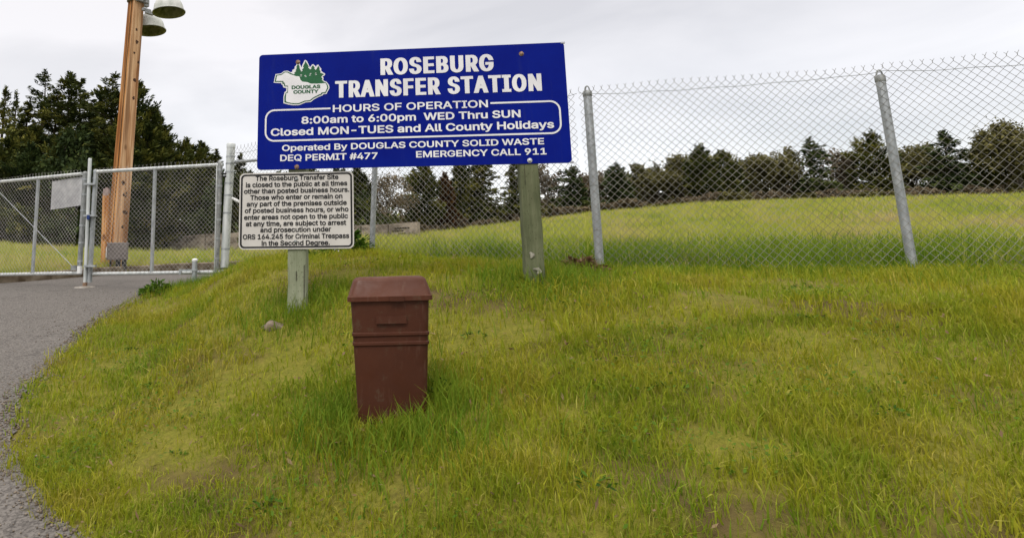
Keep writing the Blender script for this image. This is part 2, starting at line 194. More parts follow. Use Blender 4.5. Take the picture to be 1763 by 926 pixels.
GLYPHS = json.loads(r"""{" ":[188,[]],"#":[440,[[242,0,326,509,377,509,294,0],[10,140,19,192,400,192,391,140],[64,0,147,509,198,509,115,0],[40,316,49,368,429,368,421,316]]],",":[188,[[38,-119,68,71,137,71,84,-119]]],"-":[453,[[337,244,337,188,114,188,114,244]]],".":[188,[[95,-4,83,-3,73,1,63,9,55,18,51,29,50,41,51,53,55,64,63,73,73,81,83,85,95,87,107,85,118,81,128,73,135,64,140,53,141,41,140,29,135,18,128,9,118,1,107,-3]]],"0":[453,[[227,-7,191,-3,158,7,130,24,105,48,85,77,69,113,60,144,53,178,49,214,48,254,49,294,53,330,60,364,69,395,85,431,106,461,130,484,159,502,191,512,227,516,262,512,295,502,323,484,348,461,368,431,384,395,393,364,400,330,404,294,405,254,404,214,400,178,393,144,384,113,368,77,348,48,323,24,295,7,263,-3],[227,50,250,52,271,60,290,74,306,92,320,116,330,144,338,176,342,213,344,254,342,295,338,332,330,365,320,393,306,416,290,435,271,449,250,457,227,460,203,457,182,449,163,435,147,416,134,393,123,365,115,332,111,295,109,254,111,213,115,176,123,144,134,116,147,92,163,74,182,60,203,52]]],"1":[453,[[76,0,76,55,391,55,391,0],[276,509,276,0,212,0,212,448,209,448,86,358,86,427,198,509]]],"2":[453,[[64,0,64,47,234,229,282,282,311,327,320,371,319,389,315,405,308,419,298,431,287,441,273,449,224,460,205,458,188,454,172,447,159,438,148,427,139,413,132,398,128,381,127,362,66,362,68,391,75,418,86,442,102,464,121,482,143,496,168,507,196,513,225,516,254,513,281,507,306,497,328,482,346,465,361,445,372,423,379,398,381,372,371,318,336,259,267,180,153,60,153,57,389,57,389,0]]],"4":[453,[[40,105,40,158,247,509,311,509,109,166,109,163,413,163,413,105],[282,0,282,121,282,146,282,318,343,318,343,0]]],"5":[453,[[221,-7,192,-5,165,1,140,11,118,25,99,41,83,60,71,82,63,105,60,130,122,130,125,115,130,102,138,89,173,60,221,50,241,51,259,56,276,64,291,75,304,89,314,104,322,122,326,141,328,162,326,183,321,203,314,221,303,237,290,251,275,262,257,270,238,275,218,277,167,268,128,246,67,253,96,509,366,509,366,452,151,452,134,301,136,301,178,325,229,334,252,332,274,328,294,321,313,311,330,299,345,285,358,269,370,251,379,231,386,210,390,187,391,163,388,132,381,102,369,76,352,52,332,32,309,15,282,3,253,-4]]],"6":[453,[[226,-7,196,-4,168,3,142,15,119,31,100,51,84,74,73,101,66,130,64,162,65,187,71,212,80,239,137,340,252,509,322,509,151,261,145,261,165,288,196,307,235,314,265,312,291,305,316,295,337,280,355,262,370,240,380,215,387,187,389,157,387,127,379,98,368,73,352,50,333,30,310,14,284,3,257,-4],[226,48,245,50,263,55,279,63,293,73,304,86,314,101,322,119,326,137,327,157,326,178,322,196,314,213,304,228,293,241,279,251,263,259,245,264,226,265,207,264,190,259,174,252,160,241,148,229,138,214,131,197,126,179,125,158,126,138,131,119,138,102,148,86,160,73,174,63,190,55,207,50]]],"7":[453,[[97,0,323,448,323,452,62,452,62,509,391,509,391,449,165,0]]],"8":[453,[[226,-7,193,-5,163,1,136,11,111,25,91,42,74,62,62,84,54,109,52,135,53,156,58,176,65,195,75,212,87,228,101,241,117,252,134,260,153,265,153,267,129,276,109,289,93,308,80,330,73,354,70,380,73,405,79,429,90,450,106,469,124,485,146,498,170,508,197,514,226,516,255,514,282,508,306,498,328,485,346,469,361,450,373,429,379,405,382,380,379,354,372,330,359,308,343,289,323,276,300,267,300,265,319,260,335,252,351,241,365,228,377,212,387,195,395,176,399,156,401,135,398,109,391,84,378,62,362,42,341,25,317,11,289,1,259,-5],[226,49,248,50,267,54,285,60,300,69,313,79,323,91,331,106,335,121,337,139,335,157,330,173,322,189,312,202,298,213,283,223,265,230,247,234,226,235,206,234,187,230,169,223,154,213,140,202,130,189,122,173,117,157,115,139,117,121,121,106,129,91,139,79,152,69,167,60,185,54,205,50],[226,290,274,300,287,308,298,318,307,330,314,344,318,359,319,376,318,392,314,407,308,420,299,432,288,442,275,449,226,460,177,449,164,442,153,432,145,420,138,407,134,392,133,376,134,359,138,344,145,330,154,318,165,308,178,300]]],"9":[453,[[226,516,256,513,285,506,310,494,333,478,352,458,368,434,380,408,387,378,389,347,387,322,382,296,373,270,315,168,200,0,130,0,301,248,307,248,287,221,257,202,218,195,188,197,161,203,137,214,116,229,98,247,83,269,72,294,66,321,64,352,66,382,73,411,85,436,101,459,120,479,143,494,168,506,196,513],[226,460,207,459,190,454,174,446,160,435,148,423,138,407,131,390,127,372,125,352,127,331,131,313,138,295,148,280,160,268,174,257,190,250,207,245,226,243,245,245,263,249,279,257,293,267,305,280,314,295,322,312,326,330,327,350,326,371,322,390,314,407,305,422,293,435,279,446,263,454,245,459]]],":":[188,[[95,-4,83,-3,73,1,63,9,55,18,51,29,50,41,51,53,55,64,63,73,73,81,83,85,95,87,107,85,118,81,128,73,135,64,140,53,141,41,140,29,135,18,128,9,118,1,107,-3],[95,271,83,272,73,277,63,284,55,294,51,304,50,316,51,328,55,339,63,349,73,356,83,360,95,362,107,360,118,356,128,349,135,339,140,328,141,316,140,304,135,294,128,284,118,277,107,272]]],"A":[480,[[16,0,201,509,276,509,463,0,395,0,287,302,264,372,232,478,245,478,213,371,191,302,85,0],[110,142,110,199,370,199,370,142]]],"B":[456,[[60,0,60,509,241,509,274,507,304,501,329,491,350,477,367,461,381,442,390,421,396,398,398,374,397,353,393,336,387,320,356,286,315,267,315,262,331,260,347,254,363,245,378,234,391,220,402,203,411,184,416,161,418,136,416,111,410,88,400,67,386,48,368,31,344,18,317,8,284,2,247,0],[125,57,245,57,281,60,309,67,330,80,344,96,353,115,355,137,354,153,350,169,342,184,333,197,320,209,306,218,289,225,269,229,248,231,125,231],[125,285,238,285,288,296,302,304,314,314,323,326,330,340,335,355,336,372,333,393,326,412,313,429,294,442,270,449,240,452,125,452]]],"C":[510,[[267,-7,235,-5,205,1,177,11,150,25,126,42,104,63,86,88,70,115,57,146,48,179,42,215,40,254,42,293,48,329,57,362,70,393,86,421,104,445,126,466,150,484,177,498,205,508,235,514,267,516,340,504,362,496,383,485,402,471,419,456,435,438,448,418,459,397,467,373,473,348,408,348,389,395,357,428,315,449,267,456,237,453,209,445,184,432,161,414,141,391,125,364,113,332,106,295,103,254,106,213,113,177,125,145,141,117,161,94,184,76,210,63,237,56,267,53,315,60,357,81,389,114,408,160,473,160,467,135,459,112,448,91,435,71,420,53,402,38,383,24,363,13,341,5,317,-2,293,-6]]],"D":[502,[[219,0,96,0,96,57,215,57,254,60,288,68,318,81,343,99,363,122,379,149,390,181,397,216,399,255,397,294,390,329,379,361,364,388,344,410,320,428,291,441,258,449,221,452,93,452,93,509,225,509,261,507,294,501,325,492,353,478,385,455,412,426,433,391,446,361,455,329,460,293,462,255,460,217,455,181,446,149,433,119,417,92,398,68,376,48,351,31,322,17,291,8,256,2],[125,509,125,0,60,0,60,509]]],"E":[419,[[60,0,60,509,372,509,372,452,125,452,125,286,355,286,355,229,125,229,125,57,375,57,375,0]]],"F":[410,[[60,0,60,509,369,509,369,452,125,452,125,278,346,278,346,221,125,221,125,0]]],"G":[520,[[269,-7,236,-5,205,1,176,11,149,25,125,43,104,64,85,88,69,116,57,146,47,179,42,215,40,254,42,293,47,329,57,362,69,393,85,421,103,445,125,466,149,484,175,498,203,508,233,514,265,516,291,514,316,510,340,504,363,494,384,483,403,469,421,453,436,436,449,416,460,395,468,373,474,349,408,349,387,393,356,427,315,448,265,456,236,453,209,445,183,432,160,414,141,392,125,364,113,332,106,295,103,254,106,213,113,177,125,145,141,117,161,95,184,76,210,63,238,56,269,53,296,55,322,61,345,71,365,85,382,102,396,123,407,147,413,173,415,202,434,199,283,199,283,256,478,256,478,200,475,160,466,124,451,91,431,62,406,38,377,19,344,5,308,-4]]],"H":[517,[[60,0,60,509,125,509,125,289,392,289,392,509,457,509,457,0,392,0,392,232,125,232,125,0]]],"I":[300,[[31,0,31,57,118,57,118,452,31,452,31,509,269,509,269,452,183,452,183,57,269,57,269,0]]],"L":[393,[[60,0,60,509,125,509,125,57,361,57,361,0]]],"M":[628,[[60,0,60,509,152,509,277,187,287,159,299,123,311,84,322,49,307,49,318,83,330,121,342,158,352,187,476,509,568,509,568,0,504,0,504,291,504,327,505,369,506,413,507,457,513,457,498,409,482,363,467,322,456,291,342,0,286,0,170,291,159,321,145,361,129,408,112,457,119,457,120,416,121,372,122,328,122,291,122,0]]],"N":[523,[[60,0,60,509,136,509,343,183,363,151,388,107,414,55,405,54,401,108,399,157,399,195,399,509,463,509,463,0,387,0,202,290,177,331,148,381,108,452,119,454,122,384,124,328,125,291,125,0]]],"O":[533,[[267,-7,235,-5,205,1,177,11,150,25,126,42,105,63,86,88,70,115,57,146,48,179,42,215,40,254,42,293,48,329,57,362,70,393,86,421,105,445,126,466,150,484,177,498,205,508,235,514,267,516,299,514,329,508,357,498,384,484,408,466,429,445,448,421,464,393,477,362,486,329,491,293,493,254,491,215,486,179,477,146,464,115,448,88,429,63,408,42,384,25,357,11,329,1,299,-5],[267,53,296,55,324,63,349,76,372,94,392,116,408,144,420,176,428,213,430,254,428,295,420,332,408,365,392,392,372,415,349,433,324,446,296,453,267,456,237,453,210,445,184,433,161,415,142,392,125,364,113,332,106,295,103,254,106,213,113,176,125,144,142,117,161,94,184,76,210,63,237,55]]],"P":[445,[[60,0,60,509,235,509,272,506,305,499,332,487,356,471,375,452,390,430,400,404,407,377,409,348,407,318,400,291,390,265,375,243,356,223,332,207,305,195,272,188,235,186,109,186,109,242,233,242,257,244,279,248,297,256,312,266,324,279,333,294,339,310,343,328,344,348,343,367,339,385,333,402,324,416,312,428,297,439,279,446,257,451,232,452,125,452,125,0]]],"Q":[533,[[245,159,313,159,369,85,384,65,468,-48,401,-48,346,27,331,46],[267,-7,235,-5,205,1,177,11,150,25,126,42,105,63,86,88,70,115,57,146,48,179,42,215,40,254,42,293,48,329,57,362,70,393,86,421,105,445,126,466,150,484,177,498,205,508,235,514,267,516,299,514,329,508,357,498,384,484,408,466,429,445,448,421,464,393,477,362,486,329,491,293,493,254,491,215,486,179,477,146,464,115,448,88,429,63,408,42,384,25,357,11,329,1,299,-5],[267,53,296,55,324,63,349,76,372,94,392,116,408,144,420,176,428,213,430,254,428,295,420,332,408,365,392,392,372,415,349,433,324,446,296,453,267,456,237,453,210,445,184,433,161,415,142,392,125,364,113,332,106,295,103,254,106,213,113,176,125,144,142,117,161,94,184,76,210,63,237,55]]],"R":[449,[[60,0,60,509,236,509,273,506,305,500,333,489,356,473,376,455,390,433,401,408,407,381,409,352,407,323,401,296,390,271,376,250,356,232,333,217,305,206,273,200,236,198,96,198,96,255,234,255,258,256,280,260,298,267,313,276,325,287,334,300,340,316,344,333,345,352,344,371,340,389,334,405,325,419,313,430,298,440,279,446,258,451,233,452,125,452,125,0],[353,0,230,229,303,229,428,0]]],"S":[447,[[224,-9,188,-7,156,-1,128,9,102,23,81,40,64,60,51,83,42,109,38,137,104,137,108,118,114,102,123,88,136,76,150,66,166,59,224,49,246,50,267,54,286,60,303,69,317,79,329,92,338,106,344,122,346,139,344,154,340,168,332,179,296,205,245,222,184,239,145,253,112,269,86,289,67,313,56,341,52,372,54,400,62,425,75,448,92,468,113,484,138,498,165,508,195,514,227,516,259,514,289,508,316,498,340,484,360,468,377,449,390,427,398,403,401,378,337,378,332,402,320,421,302,437,280,449,254,456,225,459,204,457,185,454,167,448,152,440,139,430,129,418,121,405,117,391,115,376,117,359,122,345,131,334,169,308,212,293,264,279,312,264,359,238,395,198,402,180,407,161,408,139,406,112,399,87,386,64,370,43,349,25,323,11,294,0,261,-7]]],"T":[449,[[32,452,32,509,417,509,417,452,257,452,257,0,193,0,193,452]]],"U":[517,[[259,-8,220,-6,186,2,154,15,126,33,103,55,85,80,71,108,63,140,60,173,60,509,124,509,124,178,126,155,132,133,141,113,153,95,169,80,187,68,208,59,232,53,259,52,285,53,309,59,331,68,349,80,364,95,377,113,385,133,391,155,393,178,393,509,457,509,457,173,454,140,446,108,433,80,414,55,391,33,363,15,332,2,297,-6]]],"W":[686,[[155,0,16,509,82,509,163,196,175,145,187,94,197,40,189,40,200,94,211,145,224,196,306,509,380,509,462,196,474,145,486,94,497,40,488,40,499,94,510,145,523,196,603,509,670,509,530,0,455,0,368,323,351,391,336,475,350,475,335,395,318,323,230,0]]],"Y":[472,[[203,0,203,208,16,509,91,509,192,344,222,292,250,230,224,230,251,293,280,344,381,509,455,509,268,208,268,0]]],"a":[389,[[160,-9,137,-7,115,-3,94,5,76,15,60,29,48,45,38,63,32,84,30,108,32,128,36,146,43,161,53,174,64,184,78,193,125,211,178,220,234,227,265,235,271,240,274,246,276,255,276,257,267,297,240,322,196,331,149,322,118,301,100,274,41,291,51,313,64,331,79,346,95,358,114,368,133,375,194,384,239,379,286,360,300,350,312,336,322,320,330,301,335,278,337,251,337,0,277,0,277,52,272,52,252,25,215,1],[170,45,192,47,211,51,228,59,242,68,254,80,263,93,270,108,274,122,276,138,276,190,259,182,231,176,200,171,175,168,134,159,103,139,97,130,93,118,92,105,102,72,130,52]]],"b":[424,[[229,-8,208,-7,189,-3,172,4,138,31,118,59,112,59,112,0,53,0,53,509,114,509,114,319,118,319,137,346,171,373,188,379,207,383,229,384,259,382,287,374,313,361,335,342,354,320,370,293,381,261,388,227,390,189,388,151,381,116,370,84,355,57,336,34,313,16,288,3,260,-6],[220,47,242,49,262,55,279,66,294,80,306,97,316,117,323,139,327,163,328,189,327,215,323,239,316,261,307,281,295,298,280,311,262,322,243,328,220,330,198,328,178,322,161,312,147,299,134,282,125,263,118,241,114,216,113,189,114,162,118,138,125,115,135,95,147,78,162,65,179,55,198,49]]],"c":[396,[[207,-8,174,-5,144,3,117,16,93,35,72,58,56,85,44,116,37,150,34,187,37,225,44,260,56,291,72,318,93,341,117,360,144,374,174,382,207,384,260,377,305,356,340,322,362,277,303,262,290,289,270,311,242,325,207,330,184,328,163,321,145,310,130,296,118,278,108,258,102,236,98,212,96,187,98,163,102,139,108,117,118,97,130,80,145,66,163,55,184,49,207,46,243,52,271,66,292,89,304,117,363,102,341,56,306,21,261,-1]]],"d":[424,[[195,-8,165,-6,137,3,111,16,89,34,70,57,55,84,43,116,36,151,34,189,36,227,43,261,55,293,70,320,89,342,112,361,137,374,165,382,196,384,218,383,237,379,253,373,287,346,306,319,311,319,311,509,372,509,372,0,313,0,313,59,307,59,287,31,252,4,236,-3,217,-7],[205,47,226,49,246,55,263,65,278,78,290,95,299,115,306,138,310,162,312,189,310,216,306,241,300,263,290,282,278,299,263,312,246,322,227,328,205,330,182,328,162,322,145,311,130,298,118,281,108,261,102,239,98,215,96,189,98,163,102,139,109,117,118,97,130,80,145,66,162,55,182,49]]],"e":[404,[[212,-8,177,-5,145,3,117,16,92,35,72,58,56,85,44,116,37,150,34,187,36,224,44,258,55,290,71,317,91,340,115,359,142,373,172,382,205,384,266,374,285,366,303,355,319,341,334,324,347,305,357,282,365,256,370,227,371,194,371,169,75,169,75,221,338,221,310,202,308,226,304,248,298,269,288,286,277,301,263,314,246,323,227,328,205,330,183,328,164,323,146,313,131,301,119,286,109,270,102,251,97,231,96,211,96,178,98,151,102,127,110,106,121,88,135,73,151,61,169,53,190,48,212,46,254,53,285,73,306,105,365,91,358,72,348,55,335,39,320,26,302,14,283,4,261,-3,237,-7]]],"f":[254,[[228,379,228,327,6,327,6,379],[81,0,81,432,82,452,87,470,96,486,107,499,120,510,135,519,187,530,222,527,243,521,227,468,215,472,195,474,178,472,164,468,154,460,147,449,143,435,142,419,142,0]]],"g":[425,[[207,-151,180,-149,156,-146,134,-140,82,-110,51,-69,101,-41,122,-66,154,-88,207,-97,236,-95,261,-87,282,-75,298,-58,308,-34,311,-6,311,68,306,68,287,41,252,16,236,10,217,6,195,5,165,7,138,14,113,27,90,43,71,65,55,90,43,120,36,154,34,191,36,229,43,263,55,293,71,320,90,342,112,361,138,374,166,382,196,384,218,383,237,379,253,373,288,346,308,319,313,319,313,379,372,379,372,-9,370,-40,363,-67,350,-90,334,-109,314,-124,291,-136,265,-144,237,-149],[205,59,227,61,246,66,264,75,278,87,290,103,300,121,307,142,311,166,312,193,311,219,307,242,300,264,291,283,279,299,264,312,247,322,227,328,205,330,182,328,163,322,145,312,130,298,118,282,109,262,102,241,98,218,96,193,98,167,102,144,109,123,118,104,131,88,145,76,163,66,183,61]]],"h":[410,[[114,227,114,0,53,0,53,509,114,509,114,287,102,287,116,319,132,344,152,362,175,374,200,382,227,384,252,383,275,377,295,369,313,356,328,340,341,321,350,298,355,271,357,240,357,0,296,0,296,235,293,263,286,286,273,304,256,318,235,326,210,329,192,328,176,324,161,317,147,308,136,297,126,283,119,266,115,248]]],"i":[167,[[53,0,53,379,114,379,114,0],[84,443,73,444,63,448,54,455,47,463,43,472,41,483,43,494,47,504,54,512,63,518,73,522,84,524,95,522,105,518,114,512,121,504,125,494,126,483,125,472,121,463,114,455,105,448,95,444]]],"j":[167,[[53,379,114,379,114,-30,112,-52,108,-72,102,-90,92,-106,80,-119,65,-129,47,-137,27,-141,4,-143,-10,-143,-10,-87,2,-87,18,-85,31,-80,40,-72,47,-61,51,-46,53,-29],[83,443,72,444,62,448,53,455,47,463,42,472,41,483,42,494,47,504,53,512,62,518,72,522,83,524,95,522,105,518,114,512,120,504,125,494,126,483,125,472,120,463,114,455,105,448,95,444]]],"l":[189,[[139,-2,112,0,91,8,74,20,62,37,55,59,53,84,53,509,114,509,114,99,120,62,126,57,135,53,146,52,160,53,170,54,181,3,162,-1]]],"m":[610,[[53,0,53,379,112,379,112,295,108,295,114,314,122,331,132,346,172,376,219,386,245,383,268,375,287,361,303,342,314,320,321,295,312,295,318,312,326,329,337,343,381,375,437,386,458,385,478,380,497,372,514,361,529,346,541,328,550,307,555,283,557,255,557,0,496,0,496,254,493,279,485,298,473,313,456,323,438,329,419,330,402,329,387,326,374,320,345,290,335,247,335,0,274,0,274,260,272,280,265,297,253,311,238,322,220,328,199,330,158,320,145,312,135,302,126,289,119,274,115,257,114,238,114,0]]],"n":[410,[[114,227,114,0,53,0,53,379,112,379,112,287,102,287,116,319,132,344,152,362,175,374,200,382,227,384,252,383,275,377,295,369,313,356,328,340,341,321,350,298,355,271,357,240,357,0,296,0,296,235,293,263,286,286,273,304,256,318,235,326,210,329,192,328,176,324,161,317,147,308,136,297,126,283,119,266,115,248]]],"o":[415,[[207,-8,174,-5,144,3,117,16,93,35,72,58,56,85,44,116,37,150,34,187,37,225,44,260,56,291,72,318,93,341,117,360,144,374,174,382,207,384,241,382,271,374,299,360,323,341,343,318,359,291,371,260,379,225,381,187,379,150,371,116,359,85,343,58,323,35,299,16,271,3,241,-5],[207,46,231,49,252,55,270,66,285,80,298,97,307,117,314,139,318,163,319,187,318,212,314,236,307,258,298,278,285,296,270,310,252,321,231,328,207,330,184,328,163,321,145,310,130,296,118,278,108,258,102,236,98,212,96,187,98,163,102,139,108,117,118,97,130,80,145,66,163,55,184,49]]],"p":[424,[[53,-143,53,379,112,379,112,319,118,319,137,346,171,373,188,379,207,383,229,384,259,382,287,374,313,361,335,342,354,320,370,293,381,261,388,227,390,189,388,151,381,116,370,84,355,57,336,34,313,16,288,3,260,-6,229,-8,208,-7,189,-3,173,4,138,31,118,59,114,59,114,-143],[220,47,242,49,262,55,279,66,294,80,306,97,316,117,323,139,327,163,328,189,327,215,323,239,316,261,307,281,295,298,280,311,262,322,243,328,220,330,198,328,178,322,161,312,147,299,134,282,125,263,118,241,114,216,113,189,114,162,118,138,125,115,135,95,147,78,162,65,179,55,198,49]]],"r":[259,[[53,0,53,379,112,379,112,321,115,321,124,339,137,354,152,367,171,377,191,383,213,385,229,384,243,384,243,322,230,324,207,326,190,324,174,321,159,315,146,306,135,296,126,284,119,269,115,254,114,237,114,0]]],"s":[365,[[182,-8,157,-7,133,-3,112,3,93,12,76,24,62,38,50,54,41,73,36,94,94,107,101,87,111,72,124,60,141,52,160,47,181,45,206,47,227,53,244,62,258,74,265,88,268,103,266,115,262,126,254,136,243,144,229,150,212,155,149,170,118,180,92,192,72,208,58,227,50,249,47,274,49,295,55,314,65,332,79,347,95,360,115,370,137,378,161,383,187,384,212,383,234,379,254,372,271,363,286,352,299,339,324,290,268,277,262,291,254,304,243,316,228,325,210,331,187,333,166,331,147,326,131,317,119,305,111,292,109,277,110,264,115,253,124,243,172,223,229,209,261,200,287,187,306,171,320,153,328,131,331,107,329,85,323,65,312,47,298,31,281,18,260,6,236,-2,210,-7]]],"t":[227,[[204,379,204,327,6,327,6,379],[65,471,126,471,126,98,127,83,130,70,136,61,144,55,156,51,170,50,185,51,202,54,213,2,192,-3,168,-4,138,-1,113,7,92,21,77,41,68,64,65,93]]],"u":[410,[[182,-5,158,-3,135,2,115,11,97,23,82,39,69,59,60,82,54,109,53,139,53,379,114,379,114,144,116,117,124,94,137,75,154,61,175,53,200,50,218,51,234,55,249,62,263,71,274,83,283,97,290,113,295,132,296,153,296,379,357,379,357,0,298,0,298,92,307,92,294,60,277,35,257,17,234,5,209,-3]]],"w":[567,[[138,0,23,379,87,379,133,214,154,137,175,41,165,41,186,135,206,214,252,379,316,379,362,214,382,136,402,41,391,41,413,135,434,214,480,379,545,379,429,0,368,0,319,172,305,225,291,280,277,338,291,338,277,280,263,225,248,172,199,0]]],"y":[389,[[47,-139,61,-86,71,-87,104,-89,130,-74,151,-36,163,-1,17,379,84,379,165,155,187,87,206,21,184,21,202,87,224,155,305,379,371,379,204,-58,177,-107,139,-136,91,-145,65,-143]]]}""")
EMBLEM_W = [(-1.0948, 0.2358), (-1.0811, 0.3085), (-1.0341, 0.3132), (-1.0096, 0.3325), (-0.98, 0.3333), (-0.9526, 0.3186), (-0.9379, 0.3281), (-0.9439, 0.3349), (-0.9184, 0.3526), (-0.9259, 0.3605), (-0.9088, 0.3801), (-0.9041, 0.4053), (-0.8968, 0.4126), (-0.8868, 0.402), (-0.8743, 0.3761), (-0.8667, 0.3556), (-0.8595, 0.3781), (-0.8498, 0.398), (-0.8425, 0.4154), (-0.8327, 0.4201), (-0.8228, 0.4121), (-0.8103, 0.3862), (-0.7964, 0.3552), (-0.7857, 0.3674), (-0.7784, 0.3798), (-0.7685, 0.3804), (-0.7562, 0.3687), (-0.7464, 0.3582), (-0.7376, 0.373), (-0.7278, 0.3752), (-0.717, 0.357), (-0.7013, 0.3387), (-0.7047, 0.3253), (-0.6924, 0.3107), (-0.6705, 0.2957), (-0.6753, 0.2824), (-0.6924, 0.273), (-0.6826, 0.2576), (-0.6899, 0.2479), (-0.6777, 0.2349), (-0.6582, 0.2266), (-0.6388, 0.1984), (-0.6363, 0.1735), (-0.6557, 0.1369), (-0.6581, 0.127), (-0.6848, 0.1255), (-0.692, 0.1159), (-0.7235, 0.1046), (-0.7599, 0.086), (-0.7865, 0.0647), (-0.8327, 0.0613), (-0.8618, 0.05), (-0.8837, 0.0408), (-0.9349, 0.0425), (-0.979, 0.0515), (-1.011, 0.0615), (-1.0117, 0.1174), (-1.0024, 0.157), (-0.9902, 0.1616), (-0.988, 0.1865), (-1.0152, 0.1951), (-1.0194, 0.2153), (-1.0313, 0.2208), (-1.0305, 0.2308)]
EMBLEM_G = [(-1.0875, 0.2431), (-1.076, 0.3017), (-1.0325, 0.3066), (-1.008, 0.3259), (-0.9799, 0.3268), (-0.9501, 0.3109), (-0.9302, 0.301), (-0.9156, 0.3095), (-0.9279, 0.311), (-0.9074, 0.3304), (-0.9143, 0.3337), (-0.9037, 0.3571), (-0.9087, 0.3624), (-0.8941, 0.3897), (-0.8801, 0.3612), (-0.8839, 0.3537), (-0.869, 0.3304), (-0.8738, 0.3205), (-0.8542, 0.3298), (-0.8617, 0.3377), (-0.847, 0.3548), (-0.8535, 0.3626), (-0.8326, 0.4099), (-0.8053, 0.3632), (-0.8101, 0.3533), (-0.7943, 0.3375), (-0.7806, 0.3445), (-0.788, 0.3498), (-0.7719, 0.3719), (-0.7562, 0.3511), (-0.761, 0.3437), (-0.7487, 0.3306), (-0.7404, 0.3403), (-0.7283, 0.3651), (-0.7145, 0.3443), (-0.7194, 0.3369), (-0.7071, 0.3138), (-0.712, 0.3064), (-0.6875, 0.2964), (-0.6802, 0.2911), (-0.6948, 0.2831), (-0.7031, 0.2709), (-0.6923, 0.2555), (-0.6982, 0.2482), (-0.6801, 0.2275), (-0.6631, 0.2218), (-0.6461, 0.1937), (-0.6446, 0.1762), (-0.663, 0.1396), (-0.6654, 0.1338), (-0.6921, 0.1332), (-0.6993, 0.1221), (-0.7284, 0.1112), (-0.7648, 0.0927), (-0.7914, 0.0723), (-0.8352, 0.0689), (-0.8643, 0.0575), (-0.8862, 0.0493), (-0.935, 0.051), (-0.9742, 0.0603), (-1.0037, 0.0682), (-1.0043, 0.1171), (-0.9939, 0.1492), (-0.9803, 0.1562), (-0.9784, 0.2012), (-1.0054, 0.2022), (-1.0106, 0.2225), (-1.023, 0.2255), (-1.0232, 0.2406)]
EMBLEM_I = [(-1.0752, 0.2502), (-1.067, 0.2943), (-1.0289, 0.2989), (-1.0045, 0.3181), (-0.9822, 0.3182), (-0.9549, 0.301), (-0.9302, 0.2924), (-0.9104, 0.2841), (-0.8833, 0.282), (-0.8732, 0.2524), (-0.8584, 0.2368), (-0.8143, 0.2291), (-0.7873, 0.2166), (-0.7263, 0.2142), (-0.6679, 0.217), (-0.6558, 0.1916), (-0.6543, 0.1766), (-0.6703, 0.1424), (-0.6994, 0.14), (-0.7066, 0.1288), (-0.7333, 0.1183), (-0.7697, 0.0998), (-0.7963, 0.0789), (-0.8377, 0.0764), (-0.8668, 0.065), (-0.8887, 0.0573), (-0.9351, 0.0589), (-0.9718, 0.0671), (-0.9901, 0.0767), (-0.9919, 0.1067), (-0.9875, 0.1465), (-0.9743, 0.146), (-0.975, 0.2061), (-0.9981, 0.2095), (-1.0034, 0.2323), (-1.0133, 0.2352), (-1.0134, 0.2478)]

# ------------------------------------------------------------------ terrain (heights are relative to the eye)
def ip(x, xs, ys): return np.interp(x, xs, ys)
def sm(t): t = np.clip(t, 0, 1); return t * t * (3 - 2 * t)
FX = [-6.5, -4.0, -1.66, .28, 2.28, 4.65, 7.0, 12.0, 40]; FY = [11.6, 10.3, 9.4, 8.0, 6.4, 5.62, 4.85, 3.2, -6]
def fence_y(X): return ip(X, FX, FY)
def fence_z(X): return ip(X, [-1.9, -1.66, -1.2, .28, 1.3, 2.28, 4.65, 7, 12, 40], [-.1, -.02, .12, .145, .03, -.09, -.12, -.15, -.2, -.4])
def road_z(Y): return ip(Y, [0, 1, 2, 3, 4, 5, 6, 8, 9, 9.9, 11, 14, 16, 20], [-1.35, -1.31, -1.21, -1.07, -.93, -.79, -.66, -.4, -.3, -.23, -.16, .016, .13, .3])
_dy = np.linspace(-4, 18, 1101)
_dx = ip(_dy, [-30, 1.0, 1.3, 1.6, 2.0, 2.4, 3, 4, 5, 7, 9, 9.6, 10.5, 12, 13.5, 15.6], [60, 30, 14, 7, 2.4, .1, -1.2, -1.95, -2.3, -2.6, -2.66, -2.5, -1.9, -1.2, -1.0, -.8])
_k = np.hanning(31); _k /= _k.sum(); _dx = np.convolve(np.pad(_dx, 15, mode='edge'), _k, 'valid')
_dx = _dx + .012 * np.sin(_dy * 2.3) + .014 * np.sin(_dy * 6.1 + 1) + .012 * np.sin(_dy * 17) + .010 * np.sin(_dy * 41 + 2) + .008 * np.sin(_dy * 67)
def drive_x(Y): return np.interp(Y, _dy, _dx)
KX = [-40, -9, -5.7, -4.3, -2.9, -1.5, .5, 4]; KY = [7.5, 10, 11, 13.0, 14.2, 15, 15.6, 15.8]
def kerb_y(X): return ip(X, KX, KY)
def slope(a): return ip(a, [-.9, -.52, -.3, -.2, .035, .2, .36, .52, 1.0, 2], [.064, .064, .041, .04, .048, .063, .078, .087, .088, .088])
def wob(X, Y):
    return .020 * np.sin(1.7 * X + .6 * Y) * np.sin(1.3 * Y - .5 * X + 1) + .012 * np.sin(4.1 * X + 2) * np.sin(3.7 * Y) + .008 * np.sin(9.3 * X + 3 * Y) * np.sin(7.9 * Y - 2 * X)
